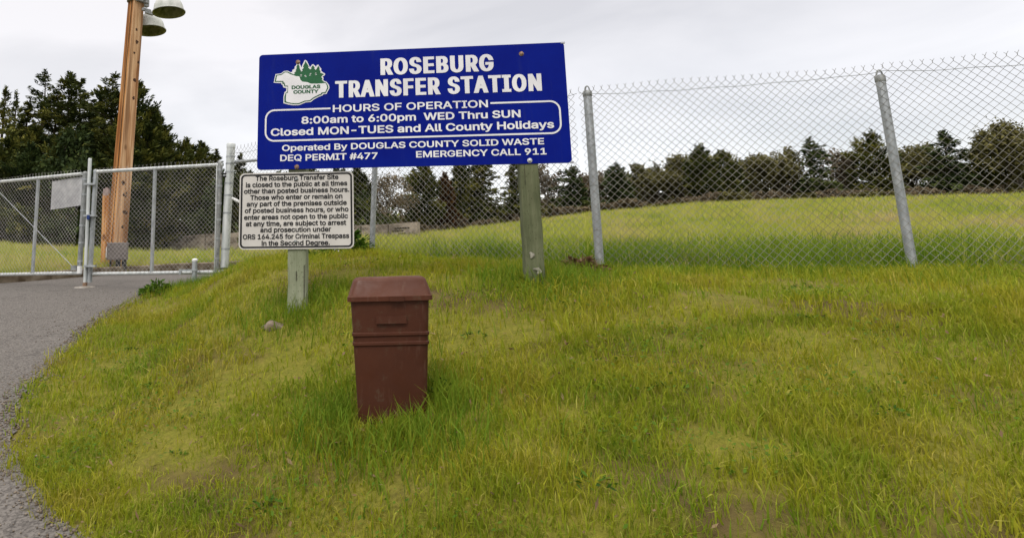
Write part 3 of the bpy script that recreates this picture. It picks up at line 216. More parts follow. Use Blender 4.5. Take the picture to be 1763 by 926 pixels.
def land(X, Y):
    X = np.asarray(X, float); Y = np.asarray(Y, float)
    fy, ky, zf, za = fence_y(X), kerb_y(X) + .17, fence_z(X), road_z(Y)
    k = slope(X / np.maximum(Y, 2.0))
    run = Y - fy; run = np.where(run > 85, 85 + (run - 85) * .3, run)
    s = (fy - Y) * .78
    zfront = np.maximum(zf + ip(s, [0, .6, 1.6, 2.5, 3.2, 4.2, 5.2, 6.2], [0, -.02, -.13, -.46, -.74, -1.03, -1.25, -1.33]), -1.36)
    zR = zf + k * run
    base = np.where(Y < fy, zfront, zR)
    t = sm((X - drive_x(Y) + .03) / 1.4)
    near = za * (1 - t) + base * t
    runL = Y - ky; runL = np.where(runL > 85, 85 + (runL - 85) * .3, runL)
    zL = road_z(ky - .17) + .145 + k * runL
    far = zL + (zR - zL) * sm((X + 1.5) / 2.5)
    z = np.where(Y > ky, far, near)
    onroad = (X < drive_x(Y)) & (Y < ky)
    z = z + wob(X, Y) * np.where(onroad, 0, sm((X - drive_x(Y)) / .6 + (Y > ky) * 1.0))
    return z - .012 * (1 - sm((X - drive_x(Y) + .05) / .16)) * (Y < ky) - .03 * (X < drive_x(Y) - .12) * (Y < ky)
def lz(x, y): return float(land(x, y))

# ground material: moss, thatch and dry earth
m_ground, t, b = material("ground", .95, .1)
v = coords(t, 'Object')
fa = noise(t, v, 1.1, 6, .6); fb = noise(t, v, 14, 4, .6); fc = noise(t, v, 60, 3, .7)
c1 = ramp(t, fb, [(.3, (.075, .085, .010)), (.55, (.145, .14, .018)), (.75, (.19, .14, .04))])
c2 = ramp(t, fc, [(.3, (.06, .06, .010)), (.7, (.20, .185, .028))])
c = mix(t, .5, c1, c2)
br = ramp(t, fa, [(.52, (0, 0, 0)), (.68, (1, 1, 1))])
c = mix(t, br, c, (.085, .060, .026))
t.links.new(c, b.inputs['Base Color']); bump(t, b, fc, .6, .02)

def axis(segs):
    out = []
    for a, b_, st in segs: out += list(np.arange(a, b_ - 1e-9, st))
    return np.array(sorted(set(np.round(out, 4))))
gx = axis([(-400, -60, 40), (-60, -20, 4), (-20, -9, .8), (-9, 9, .12), (9, 20, .6), (20, 80, 3), (80, 401, 40)])
gy = axis([(-80, -6, 12), (-6, 0, .6), (0, 17, .12), (17, 40, .8), (40, 110, 3), (110, 460, 35)])
GX, GY = np.meshgrid(gx, gy); GZ = land(GX, GY)
nx, ny = len(gx), len(gy); ii = np.arange(nx * ny).reshape(ny, nx)
Fq = np.stack([ii[:-1, :-1], ii[:-1, 1:], ii[1:, 1:], ii[1:, :-1]], -1).reshape(-1, 4)
g = link("ground", fast_mesh("ground", np.stack([GX, GY, GZ], -1).reshape(-1, 3), Fq), m_ground)
tag(g, kind='structure')

# driveway asphalt
m_asph, t, b = material("asphalt", .9, .2)
v = coords(t, 'Object'); f1 = noise(t, v, 1.3, 5, .6); f2 = noise(t, v, 220, 2, .7); f3 = noise(t, v, 30, 4, .6)
c = mix(t, .5, ramp(t, f1, [(.3, (.062, .055, .048)), (.7, (.115, .103, .092))]), ramp(t, f2, [(.3, (.045, .041, .037)), (.7, (.13, .118, .106))]))
vo = nn(t, 'ShaderNodeTexVoronoi', feature='DISTANCE_TO_EDGE'); vo.inputs['Scale'].default_value = .55
wv = nn(t, 'ShaderNodeVectorMath', operation='ADD'); nv = nn(t, 'ShaderNodeTexNoise'); nv.inputs['Scale'].default_value = 2.2; nv.inputs['Detail'].default_value = 5
t.links.new(v, nv.inputs['Vector']); t.links.new(v, wv.inputs[0]); t.links.new(nv.outputs['Color'], wv.inputs[1]); t.links.new(wv.outputs[0], vo.inputs['Vector'])
st_ = noise(t, v, .7, 6, .65, .6)
c = mix(t, ramp(t, st_, [(.48, (0, 0, 0)), (.66, (.6, .6, .6))]), c, (.07, .062, .055))
sp_ = nn(t, 'ShaderNodeTexVoronoi'); sp_.inputs['Scale'].default_value = 95; t.links.new(v, sp_.inputs['Vector'])
c = mix(t, .55, c, ramp(t, sp_.outputs['Color'], [(.2, (.045, .041, .037)), (.8, (.18, .166, .148))]))
crk = ramp(t, vo.outputs['Distance'], [(.0015, (.62, .62, .62)), (.006, (1, 1, 1))])
c = mix(t, 1.0, c, crk, 'MULTIPLY')
t.links.new(c, b.inputs['Base Color']); bump(t, b, f2, .5, .004)
ys = axis([(-30, 0, 2), (0, 15.5, .05)]); us = np.linspace(0, 1, 60)
XL = ip(ys, [-30, 7.5, 10, 11, 13.0, 14.2, 15, 15.6], [-60, -40, -9, -5.7, -4.3, -2.9, -1.5, -1.0]); XR = drive_x(ys)
AX = XL[:, None] + (XR - XL)[:, None] * us[None] ** .6; AY = np.repeat(ys[:, None], 60, 1)
ii = np.arange(AX.size).reshape(AX.shape)
Fq = np.stack([ii[:-1, :-1], ii[:-1, 1:], ii[1:, 1:], ii[1:, :-1]], -1).reshape(-1, 4)
o = link("driveway", fast_mesh("driveway", np.stack([AX, AY, road_z(AY) + .004 * np.sin(3 * AX) * np.sin(2 * AY)], -1).reshape(-1, 3), Fq), m_asph)
tag(o, kind='structure')
# kerb along the far side of the driveway
m_kerb = simple("kerb_concrete", (.07, .05, .03), (.20, .165, .12), 5, .95, .1, bmp=.5)
kb = MB(); kxs = np.arange(-12, -1.0, .25)
sec = [(-.02, -.2), (-.02, .125), (.02, .15), (.24, .15), (.34, .08), (.35, -.2)]
V = []
for x in kxs:
    y = float(kerb_y(x)); z = float(road_z(y))
    V += [(x, y + d, z + h + .006 * math.sin(5 * x)) for d, h in sec]
n_ = len(sec); F_ = []
for i in range(len(kxs) - 1):
    for j in range(n_ - 1): F_.append((i * n_ + j, (i + 1) * n_ + j, (i + 1) * n_ + j + 1, i * n_ + j + 1))
kb.put(V, F_); tag(kb.build("kerb", m_kerb), kind='structure')

# ------------------------------------------------------------------ grass blades
def grass_material(name, stops, pstops, pscale=1.0, pmix=.55):
    m, t, b = material(name, .75, .15)
    a = nn(t, 'ShaderNodeAttribute'); a.attribute_name = "tint"
    c = ramp(t, a.outputs['Fac'], stops)
    f = noise(t, coords(t, 'Object'), pscale, 5, .6)
    pc = ramp(t, f, pstops)
    c = mix(t, pmix, c, pc)
    t.links.new(c, b.inputs['Base Color'])
    tr = nn(t, 'ShaderNodeBsdfTranslucent'); t.links.new(c, tr.inputs['Color'])
    ms = nn(t, 'ShaderNodeMixShader'); ms.inputs[0].default_value = .35
    o_ = t.nodes['Material Output']; t.links.new(b.outputs[0], ms.inputs[1]); t.links.new(tr.outputs[0], ms.inputs[2]); t.links.new(ms.outputs[0], o_.inputs['Surface'])
    return m
def blades(P, h, w, lean, tint, segs=2):
    n = len(P); az = rng.uniform(0, 2 * math.pi, n); la = rng.uniform(0, 2 * math.pi, n)
    side = np.stack([np.cos(az), np.sin(az), np.zeros(n)], -1) * (w / 2)[:, None]
    ld = np.stack([np.cos(la), np.sin(la), np.zeros(n)], -1) * (h * lean)[:, None]
    upv = np.zeros((n, 3)); upv[:, 2] = h
    if segs == 2:
        mid = P + upv * .55 + ld * .3
        tip = P + upv * (1 - .35 * lean ** 2)[:, None] + ld
        V = np.stack([P - side, P + side, mid + side * .8, mid - side * .8, tip + side * .15], 1).reshape(-1, 3)
        i = np.arange(n)[:, None] * 5
        F = np.concatenate([i + np.array([[0, 1, 2]]), i + np.array([[0, 2, 3]]), i + np.array([[3, 2, 4]])], 0)
        return V, F, np.repeat(tint, 5)
    tip = P + upv * .95 + ld
    V = np.stack([P - side, P + side, tip], 1).reshape(-1, 3); i = np.arange(n)[:, None] * 3
    return V, i + np.array([[0, 1, 2]]), np.repeat(tint, 3)
def scatter(n, y0, y1, a0=-.62, a1=1.12):
    """points on the land, even per area, in a wedge a little wider than the view"""
    Y = np.sqrt(rng.uniform(y0 * y0, y1 * y1, n)); X = Y * rng.uniform(a0, a1, n)
    return X, Y
def pnoise(X, Y, s):
    return .5 + .25 * (np.sin(X * s + 1.3 * np.sin(Y * s * .7 + 1)) * np.sin(Y * s * 1.1 + .8 * np.sin(X * s * .6)) + np.sin(X * s * 2.3 + 2 * np.sin(Y * s * 1.7)) * np.sin(Y * s * 2.1 + 2))
def keep(X, Y, pad=.04):
    on = (X < drive_x(Y) + pad) & (Y < kerb_y(X) + .3)
    return ~on

lawn_stops = [(0, (.065, .135, .008)), (.35, (.19, .24, .012)), (.7, (.30, .29, .022)), (1, (.46, .39, .12))]
lawn_patch = [(.3, (.08, .175, .009)), (.44, (.21, .26, .012)), (.57, (.31, .285, .016)), (.70, (.25, .17, .045))]
m_lawn = grass_material("lawn_grass", lawn_stops, lawn_patch, 1.5)
Vs, Fs, Ts, off = [], [], [], 0
def addb(r):
    global off
    V, F, T = r; Vs.append(V); Fs.append(F + off); Ts.append(T); off += len(V)
# short turf of the bank
for n, y0, y1, h0, h1, w in ((int(120000), 1.2, 4.0, .03, .085, .0042), (int(200000), 4.0, 10.4, .035, .10, .0058)):
    X, Y = scatter(n, y0, y1); k = keep(X, Y, np.minimum(.03, rng.normal(-.03, .06, len(X)))) & (Y < fence_y(X) + .3); X, Y = X[k], Y[k]
    pn = pnoise(X, Y, 2.1); k = rng.uniform(0, 1, len(X)) < (.35 + 1.1 * pn) * np.clip(2.6 * pnoise(X * 1.3 + 7, Y * 1.1 + 4, 3.1) - .35, .12, 1); X, Y, pn = X[k], Y[k], pn[k]
    h = rng.uniform(h0, h1, len(X)) * (.55 + .9 * pn) * (1 + .35 * sm((Y - 4.2) / 2.2) * (X > 1.0))
    addb(blades(np.stack([X, Y, land(X, Y) - .005], -1), h, rng.lognormal(0, .38, len(X)) * w, rng.uniform(.1, 1.1, len(X)), np.clip(rng.normal(.45, .30, len(X)), 0, 1)))
lawn = link("lawn_grass", fast_mesh("lawn_grass", np.concatenate(Vs), np.concatenate(Fs), np.concatenate(Ts)), m_lawn)
tag(lawn, "short yellow green turf with mossy brown patches on the roadside bank", "grass", kind='stuff')
# rank green grass along the foot of the fence and the posts
Vs, Fs, Ts, off = [], [], [], 0
m_rank = grass_material("rank_grass", [(0, (.05, .12, .008)), (.5, (.12, .21, .012)), (1, (.28, .28, .03))], [(.35, (.07, .155, .008)), (.65, (.19, .235, .014))], 1.8)
nb = 26000
X = rng.uniform(-1.5, 9, nb); Y = fence_y(X) + rng.normal(.22, .3, nb); dens = ip(X, [-1.5, 0, .9, 1.4, 3.2, 5, 9], [.25, .3, .3, .8, 1, .8, .8]) * (.3 + pnoise(X, Y, 3))
k = (rng.uniform(0, 1, nb) < dens) & keep(X, Y); X, Y = X[k], Y[k]
hh = rng.uniform(.05, .17, len(X)) * ip(X, [-1.5, .9, 1.5, 3, 9], [.7, .7, 1, 1, .9])
addb(blades(np.stack([X, Y, land(X, Y) - .01], -1), hh, rng.uniform(.004, .009, len(X)), rng.uniform(.1, .7, len(X)), np.clip(rng.normal(.4, .22, len(X)), 0, 1)))
for cx, cy, sp, n in ((1.5, 5.15, .28, 1500), (-.42, 5.30, .25, 900), (.2, 3.36, .26, 1500), (.0, 3.5, .12, 400), (.42, 3.5, .12, 400), (-2.35, 9.3, .3, 900), (-1.75, 9.3, .3, 900), (-2.5, 8.9, .3, 500)):
    X = rng.normal(cx, sp, n); Y = rng.normal(cy, sp, n); k = keep(X, Y, -.02) & ~((abs(X - .2) < .2) & (abs(Y - 3.5) < .17)); X, Y = X[k], Y[k]
    addb(blades(np.stack([X, Y, land(X, Y) - .01], -1), rng.uniform(.06, .2, len(X)), rng.uniform(.004, .008, len(X)), rng.uniform(.1, .8, len(X)), np.clip(rng.normal(.5, .25, len(X)), 0, 1)))
nb = 30000
X = rng.uniform(.9, 8, nb); Y = fence_y(X) + np.abs(rng.normal(0, 1.5, nb)) + .1; k = rng.uniform(0, 1, nb) < ip(X, [.9, 1.6, 3.4, 5, 8], [.1, .8, 1, .6, .5]) * (.2 + 1.1 * pnoise(X, Y, 1.7)); X, Y = X[k], Y[k]
addb(blades(np.stack([X, Y, land(X, Y) - .01], -1), rng.uniform(.14, .34, len(X)), rng.uniform(.005, .011, len(X)), rng.uniform(.1, .7, len(X)), np.clip(rng.normal(.4, .22, len(X)), 0, 1)))
# longer stalks here and there in the turf
X, Y = scatter(5200, 1.3, 8); k = keep(X, Y) & (Y < fence_y(X)) & (pnoise(X - 2, Y + 1, 1.1) > .5); X, Y = X[k], Y[k]
addb(blades(np.stack([X, Y, land(X, Y) - .01], -1), rng.uniform(.09, .22, len(X)), rng.uniform(.003, .006, len(X)), rng.uniform(.2, 1.0, len(X)), np.clip(rng.normal(.75, .3, len(X)), 0, 1)))
o = link("rank_grass", fast_mesh("rank_grass", np.concatenate(Vs), np.concatenate(Fs), np.concatenate(Ts)), m_rank)
tag(o, "taller deep green grass growing up along the foot of the chain link fence", "grass", kind='stuff')
# meadow behind the fence
Vs, Fs, Ts, off = [], [], [], 0
m_mead = grass_material("meadow_grass", [(0, (.085, .15, .012)), (.35, (.25, .30, .035)), (.7, (.41, .40, .085)), (1, (.60, .50, .26))],
                        [(.32, (.085, .19, .014)), (.44, (.27, .33, .03)), (.55, (.40, .39, .07)), (.66, (.46, .34, .18))], .5, .72)
for n, y0, y1, h0, h1, w, sg in ((150000, 5, 14, .10, .26, .009, 2), (150000, 14, 32, .14, .30, .022, 1), (130000, 32, 100, .16, .38, .055, 1)):
    X, Y = scatter(n, y0, y1); k = keep(X, Y) & (Y > fence_y(X) + .15) & ~((Y > 30) & (X > -14) & (X < 3.4) & (Y > 32.4 + (3.3 - X) * .7 - .4) & (Y < 32.4 + (3.3 - X) * .7 + .8))
    X, Y = X[k], Y[k]
    k = rng.uniform(0, 1, len(X)) < .25 + 1.3 * pnoise(X, Y, 3.7); X, Y = X[k], Y[k]
    left = (Y > kerb_y(X)) & (X < -.5)
    h = rng.uniform(h0, h1, len(X)) * (.25 + 1.5 * pnoise(X, Y, 1.6) ** 1.5) * np.where(left, .6, 1)
    addb(blades(np.stack([X, Y, land(X, Y) - .01], -1), h, rng.uniform(.7, 1.3, len(X)) * w, rng.uniform(.1, .7, len(X)), np.clip(rng.normal(.5, .24, len(X)) + .5 * (pnoise(X, Y * 2.5, .7) - .5), 0, 1), sg))
# tussocks
for n, y0, y1, sp, hh_, w in ((700, 6, 14, .10, .34, .010), (1600, 14, 34, .16, .42, .022), (1500, 34, 75, .3, .5, .05)):
    X, Y = scatter(n, y0, y1); k = keep(X, Y, .3) & (Y > fence_y(X) + .5) & ((Y < 30) | (X > 4)) & (pnoise(X, Y, .8) > .42); X, Y = X[k], Y[k]
    tn = rng.choice([.1, .25, .8, .95], len(X)); q = 22; X = np.repeat(X, q) + rng.normal(0, sp, len(X) * q); Y = np.repeat(Y, q) + rng.normal(0, sp, len(Y) * q); tn = np.repeat(tn, q)
    addb(blades(np.stack([X, Y, land(X, Y) - .01], -1), rng.uniform(.4, 1, len(X)) * hh_, rng.uniform(.7, 1.3, len(X)) * w, rng.uniform(.2, .8, len(X)), np.clip(tn + rng.normal(0, .1, len(X)), 0, 1), 1 if y0 > 6 else 2))
o = link("meadow_grass", fast_mesh("meadow_grass", np.concatenate(Vs), np.concatenate(Fs), np.concatenate(Ts)), m_mead)
tag(o, "tall yellow green meadow grass with pinkish dry patches on the hill behind the fence", "grass", kind='stuff')

# grit and crumbled earth along the edge of the driveway
m_grit = simple("grit", (.06, .045, .03), (.20, .165, .125), 40, .95) if 'simple' in globals() else m_asph
n = 5200; Y = rng.uniform(1.2, 10, n); X = drive_x(Y) + np.where(rng.random(n) < .7, rng.normal(-.01, .07, n), rng.exponential(-1, n) if False else -rng.exponential(.35, n))
sz = rng.uniform(.003, .013, n) * np.where(X < drive_x(Y) - .15, .6, 1); zz = np.where(X < drive_x(Y), road_z(Y) + .003, land(X, Y))
oct_ = np.array([(1, 0, 0), (-.8, .3, 0), (.1, 1, 0), (.2, -.9, 0), (0, 0, .8), (0, 0, -.6)]); ang = rng.uniform(0, 6.28, n); ca, sa = np.cos(ang), np.sin(ang)
Vg = np.stack([X[:, None] + sz[:, None] * (oct_[:, 0] * ca[:, None] - oct_[:, 1] * sa[:, None]), Y[:, None] + sz[:, None] * (oct_[:, 0] * sa[:, None] + oct_[:, 1] * ca[:, None]), zz[:, None] + sz[:, None] * oct_[:, 2]], -1).reshape(-1, 3)
Fg = (np.arange(n)[:, None, None] * 6 + np.array([[0, 2, 4], [2, 1, 4], [1, 3, 4], [3, 0, 4], [2, 0, 5], [1, 2, 5], [3, 1, 5], [0, 3, 5]])).reshape(-1, 3)
tag(link("grit", fast_mesh("grit", Vg, Fg), m_grit, None, False), "loose grit and crumbs of earth along the edge of the driveway", "grit", kind='stuff')
# fallen leaves and clover between the blades
m_litter = grass_material("leaf_litter", [(0, (.05, .03, .018)), (.5, (.17, .10, .05)), (1, (.34, .25, .15))], [(.3, (.10, .06, .03)), (.7, (.25, .17, .09))], 3)
def flakes(X, Y, size, asp, up_, tint, lift=.02):
    n = len(X); az = rng.uniform(0, 2 * math.pi, n); a = np.stack([np.cos(az), np.sin(az), rng.normal(0, .35, n)], -1) * size[:, None] / 2; b_ = np.stack([-np.sin(az), np.cos(az), rng.normal(0, .35, n)], -1) * (size * asp)[:, None] / 2
    C = np.stack([X, Y, land(X, Y) + lift + rng.uniform(0, up_, n)], -1)
    return np.stack([C - a, C - b_, C + a, C + b_], 1).reshape(-1, 3), np.arange(n)[:, None] * 4 + np.array([[0, 1, 2, 3]]), np.repeat(tint, 4)
X, Y = scatter(9000, 1.3, 9); k = keep(X, Y) & (pnoise(X, Y, 1.3) > .42); X, Y = X[k], Y[k]
V, F, T = flakes(X, Y, rng.uniform(.010, .045, len(X)), .32, .035, rng.uniform(0, 1, len(X)))
tag(link("leaf_litter", fast_mesh("leaf_litter", V, F, T), m_litter, None, False), "small dry brown leaves and straw scattered in the short turf", "leaf litter", kind='stuff')
m_clover = grass_material("clover", [(0, (.035, .085, .006)), (.5, (.07, .145, .009)), (1, (.13, .20, .015))], [(.3, (.05, .11, .006)), (.7, (.11, .17, .010))], 3)
X, Y = scatter(26000, 1.3, 6.5); k = keep(X, Y) & (pnoise(X + 5, Y - 3, 1.9) > .62); X, Y = X[k], Y[k]
V, F, T = flakes(X, Y, rng.uniform(.010, .026, len(X)), .7, .045, np.clip(rng.normal(.5, .25, len(X)), 0, 1))
tag(link("clover", fast_mesh("clover", V, F, T), m_clover, None, False), "low dark green clover patches in the short turf", "clover", kind='stuff')

# ------------------------------------------------------------------ materials of the built things
m_galv = simple("galvanised_steel", (.25, .27, .275), (.40, .42, .43), 26, .5, .5, .55, stretch=(1, 1, .35), bmp=.06, lo=.3, hi=.7)
m_galv_dull = simple("weathered_steel", (.15, .16, .16), (.30, .31, .30), 30, .6, .4, .35, stretch=(1, 1, .3), bmp=.08)
m_galv_pale = simple("pale_galvanised_steel", (.42, .45, .44), (.60, .62, .61), 14, .5, .4, .25, stretch=(1, 1, .3), bmp=.05)
m_wire = simple("wire", (.20, .195, .18), (.40, .385, .35), 3, .6, .3, .2)
m_wire_pale = simple("pale_wire", (.125, .12, .105), (.28, .268, .235), 3, .6, .3, .2)
m_black = simple("black_steel", (.01, .01, .011), (.03, .03, .03), 20, .6)
m_white = simple("white_steel", (.55, .56, .55), (.75, .75, .73), 12, .5)
m_bolt = simple("rusty_bolt", (.12, .05, .02), (.34, .24, .17), 60, .6, .4, .4)
m_boltpale = simple("zinc_bolt", (.35, .36, .37), (.6, .6, .62), 60, .4, .4, .7)

def hit(px, py, p, q):
    """point of the sight line through a photo pixel that lies on the upright plane through plan points p and q"""
    d = ray(px, py); ex, ey = q[0] - p[0], q[1] - p[1]
    tt = (p[0] * ey - p[1] * ex) / (d[0] * ey - d[1] * ex)
    return d * tt

# chain link: upright zigzag wires, each hooked into the next
def chain_link(mb, p, q, zb0, zb1, hgt0, hgt1, off, r=.0017, hw=.0356, barb=.035):
    p = np.array(p, float); q = np.array(q, float); L = float(np.linalg.norm(q - p)); d = (q - p) / L
    nrm = np.array([d[1], -d[0]]); nrm = nrm if nrm[1] < 0 else -nrm
    ns = int(L / hw); J = int(round(max(hgt0, hgt1) / hw)); J += J % 2
    A, B = [], []
    def pt(k, j, dz=0.0, du=0.0, side=0.0):
        u = np.clip(k * hw + du, 0, L); f = u / L
        zb = zb0 + (zb1 - zb0) * f; h = hgt0 + (hgt1 - hgt0) * f
        sag = .022 * math.sin(u * 2.3) * (j / J) + .006 * math.sin(u * 7.1 + j * .3)
        xy = p + d * (u + .004 * math.sin(j * .5 + u)) + nrm * (off + side + .006 * math.sin(u * 3 + j * .11))
        return (xy[0], xy[1], zb + h * j / J + sag * .5 + dz)
    for i in range(ns):
        pr = None
        for j in range(J + 1):
            side = .0022 if (i + j) % 2 else -.0022
            P = pt(i + ((i + j) % 2), j, 0, 0, side)
            if pr is not None: A.append(pr); B.append(P)
            pr = P
        k = i + ((i + J) % 2); s_ = -1 if (i + J) % 2 else 1
        T = pt(k, J, barb * .55, .003 * s_, 0); A.append(pr); B.append(T)
        A.append(T); B.append(pt(k, J, barb * float(rng.uniform(.85, 1.15)), .011 * s_, .008 * s_))
    A = np.array(A); B = np.array(B); D = B - A; Ln = np.linalg.norm(D, axis=1, keepdims=True); D /= Ln
    A = A - D * r * .5; B = B + D * r * .5
    x = np.cross(D, np.array([0.3, 1.0, 0.1])); x /= np.linalg.norm(x, axis=1, keepdims=True); y = np.cross(D, x)
    n = len(A); ring = [x, y, -x, -y]
    V = np.stack([A + c * r for c in ring] + [B + c * r for c in ring], 1).reshape(-1, 3)
    base = np.arange(n)[:, None] * 8
    fs = [base + np.array([[k, (k + 1) % 4, 4 + (k + 1) % 4, 4 + k]]) for k in range(4)]
    mb.append((V, np.concatenate(fs)))
def wire_obj(name, lst, mat, parent):
    off = 0; Vs, Fs = [], []
    for V, F in lst: Vs.append(V); Fs.append(F + off); off += len(V)
    return link(name, fast_mesh(name, np.concatenate(Vs), np.concatenate(Fs)), mat, parent)
def band(mb, c, r, h=.022, ax=(0, 0, 1), n=14):
    c = np.asarray(c, float); ax = np.asarray(ax, float) / np.linalg.norm(ax); mb.tube(c - ax * h / 2, c + ax * h / 2, r, n=n)

# ------------------------------------------------------------------ chain link fence
PA, PB, PC, PD, PE = [np.array(q) for q in ((-1.66, 9.4), (.28, 8.0), (2.28, 6.4), (4.65, 5.62), (7.0, 4.85))]
fence = thing("chain_link_fence", (PB[0], PB[1], fence_z(PB[0])), "long chain link fence with tall steel posts running behind the blue sign", "fence")
# terminal post that carries the gate
pb, ptop = hit(386, 466, PA, PB), hit(398, 249, PA, PB)
dv = (ptop - pb) / np.linalg.norm(ptop - pb)
mb = MB(); mb.tube(pb - dv * .3, ptop, .060, n=20); o = mb.build("terminal_post", m_galv_pale, fence)
mb = MB(); mb.lathe(ptop - dv * .05, dv, [(.0635, 0), (.065, .05), (.060, .062), (.03, .072), (.001, .075)], 20); mb.build("post_cap", m_galv_pale, o)
mb = MB()
for f in (.30, .80, 1.05, 1.22, 1.38, 1.5, 1.6): band(mb, pb + dv * f, .0635)
mb.build_each("clamp_band", m_galv, o)
# line posts
def line_post(xy, b, tp, r, m, eye=False):
    d = (tp - b) / np.linalg.norm(tp - b)
    mb = MB(); mb.tube(b - d * .35, tp, r, n=18); o = mb.build("line_post", m, fence)
    mb = MB()
    mb.lathe(tp - d * .05, d, [(r * 1.06, 0), (r * 1.12, .004), (r * 1.12, .045), (r * .9, .058), (.012, .064), (.001, .066)], 18)
    if eye:
        u = np.array([PD[0] - PC[0], PD[1] - PC[1], 0]); u /= np.linalg.norm(u); pts = []
        for k in range(13):
            a = math.pi * k / 12; pts.append(tp + d * (.004 + .052 * math.sin(a)) + u * (-.022 * math.cos(a)))
        mb.path(pts, .0065, 6)
    mb.build("post_cap", m_galv_dull, o)
    return o
bB, tB = hit(640, 440, PB, PC), hit(646.5, 262, PB, PC)
line_post(PB, bB, tB, .033, m_galv)
bC, tC = hit(1033, 459, PC, PD), hit(1011, 158, PC, PD)
line_post(PC, bC, tC, .040, m_galv, True)
for P in (PD, PE):
    z = fence_z(P[0]); line_post(P, np.array([P[0], P[1], z]), np.array([P[0] - .02, P[1], z + 1.70]), .036, m_galv, True)
mesh = []; TH = 1.66
chain_link(mesh, PA, PB, -.02, .155, 1.70, TH - .05, .045)
chain_link(mesh, PB, PC, .155, -.02, TH - .05, 1.70, .04)
chain_link(mesh, PC, PD, -.02, -.05, 1.70, 1.70, .045)
chain_link(mesh, PD, PE, -.05, -.08, 1.70, 1.70, .045)
wire_obj("wire_mesh", mesh, m_wire_pale, fence)
# tension wire near the top
mb = MB()
for p, q, z0, z1 in ((PA, PB, 1.61, 1.71), (PB, PC, 1.71, 1.635), (PC, PD, 1.635, 1.595), (PD, PE, 1.595, 1.57)):
    d = (q - p) / np.linalg.norm(q - p); nr = np.array([d[1], -d[0]]); nr = nr if nr[1] < 0 else -nr; pts = []
    for k in range(25):
        f = k / 24; xy = p + (q - p) * f + nr * .055
        pts.append((xy[0], xy[1], z0 + (z1 - z0) * f - .022 * math.sin(math.pi * f) + .022 * math.exp(-f * 25) + .022 * math.exp(-(1 - f) * 25) + .004 * math.sin(f * 31)))
    mb.path(pts, .0025, 5)
mb.build("tension_wire", m_galv_dull, fence)
# brace rail and diagonal truss pipe of the end bay
mb = MB(); mb.tube(hit(404, 279, PA, PB), (PB[0], PB[1], 1.40), .021, n=10); mb.build("brace_rail", m_galv, fence)
mb = MB(); mb.tube(hit(400, 341.5, PA, PB), hit(589, 437, PA, PB), .020, n=10); mb.build("truss_pipe", m_white, fence)
mb = MB()
for f in (.2, .45, .68, .86): band(mb, bC + (tC - bC) * f, .0425, .006); band(mb, bB + (tB - bB) * f, .0355, .006)
mb.build_each("wire_tie", m_galv_dull, fence)

# ------------------------------------------------------------------ the two gate leaves
G2A, G2B = (-1.81, 9.4), (-3.83, 10.05)
G1A, G1B = (-4.02, 10.1), (-5.93, 11.02)
def leaf(name, label, A, Bq, pts, mid, stile_a, stile_b, ra, rb, ma, mb_):
    """pts: pixel corners of the rails: top at A, top at B, bottom at A, bottom at B"""
    ta, tb, ba, bb = [hit(*p, A, Bq) for p in pts]
    root = thing(name, (ba + bb) / 2, label, "gate", "gate leaves across the driveway")
    m = MB(); m.tube(ta, tb, .026, n=14); m.build("top_rail", m_galv_pale, root)
    m = MB(); m.tube(ba, bb, .026, n=14); m.build("bottom_rail", m_galv_pale, root)
    for st, r, mt in ((stile_a, ra, ma), (stile_b, rb, mb_)):
        if st is None: continue
        p0, p1 = hit(*st[0], A, Bq), hit(*st[1], A, Bq); d = (p1 - p0) / np.linalg.norm(p1 - p0)
        m = MB(); m.tube(p0, p1, r, n=16); m.lathe(p1, d, [(r * 1.05, -.03), (r * 1.08, 0), (r * .8, .015), (.002, .022)], 16)
        o = m.build("stile", mt, root)
        m = MB(); L = np.linalg.norm(p1 - p0)
        for f in (.12, .30, .47, .62, .78, .93): band(m, p0 + (p1 - p0) * f, r * 1.13, .03, d)
        m.build_each("stile_band", m_galv, o)
    p0, p1 = hit(*mid[0], A, Bq), hit(*mid[1], A, Bq)
    m = MB(); m.tube(p0, p1, .027, n=14); m.build("middle_stile", m_galv, root)
    w = []; a2, b2 = np.array([ta[0], ta[1]]), np.array([tb[0], tb[1]])
    chain_link(w, a2, b2, ba[2] - .02, bb[2] - .02, ta[2] - ba[2] + .045, tb[2] - bb[2] + .045, .034, r=.0018, hw=.0345)
    wire_obj("wire_mesh", w, m_wire, root)
    return root
leaf2 = leaf("chain_link_gate", "chain link gate leaf hinged to the tall pale steel post, with a drop rod", G2A, G2B,
    ((384, 283.5), (163, 296), (378, 468.5), (160, 471.5)), ((261, 470), (267, 291)), ((373, 468), (379.5, 280)), ((154, 486), (165, 294)), .034, .036, m_galv_dull, m_galv)
m = MB(); m.tube(hit(370, 468, G2A, G2B) + np.array([0, -.02, 0]), hit(374, 284, G2A, G2B) + np.array([0, -.02, 0]), .011, n=8); m.build("tension_bar", m_galv_pale, leaf2)
m = MB(); d0, d1 = hit(147.5, 494, G2A, G2B) + np.array([0, -.03, 0]), hit(158, 275, G2A, G2B) + np.array([0, -.07, 0])
d0[2] = float(road_z(d0[1])) - .02
m.tube(d0, d1, .027, n=14); m.lathe(d1, d1 - d0, [(.027, 0), (.024, .008), (.001, .012)], 14); rod = m.build("drop_rod", m_galv_pale, leaf2)
m = MB(); band(m, d0 + (d1 - d0) * .03, .034, .07, d1 - d0); m.build("rusty_foot", m_bolt, rod)
m = MB()
for py in (318, 372, 458):
    a_ = hit(161, py, G2A, G2B); m.box(a_ + np.array([-.03, -.05, 0]), (1, 0, 0), (0, 1, 0), (0, 0, 1), (.085, .045, .014))
m.build_each("rod_guide", m_galv, leaf2)
m = MB()
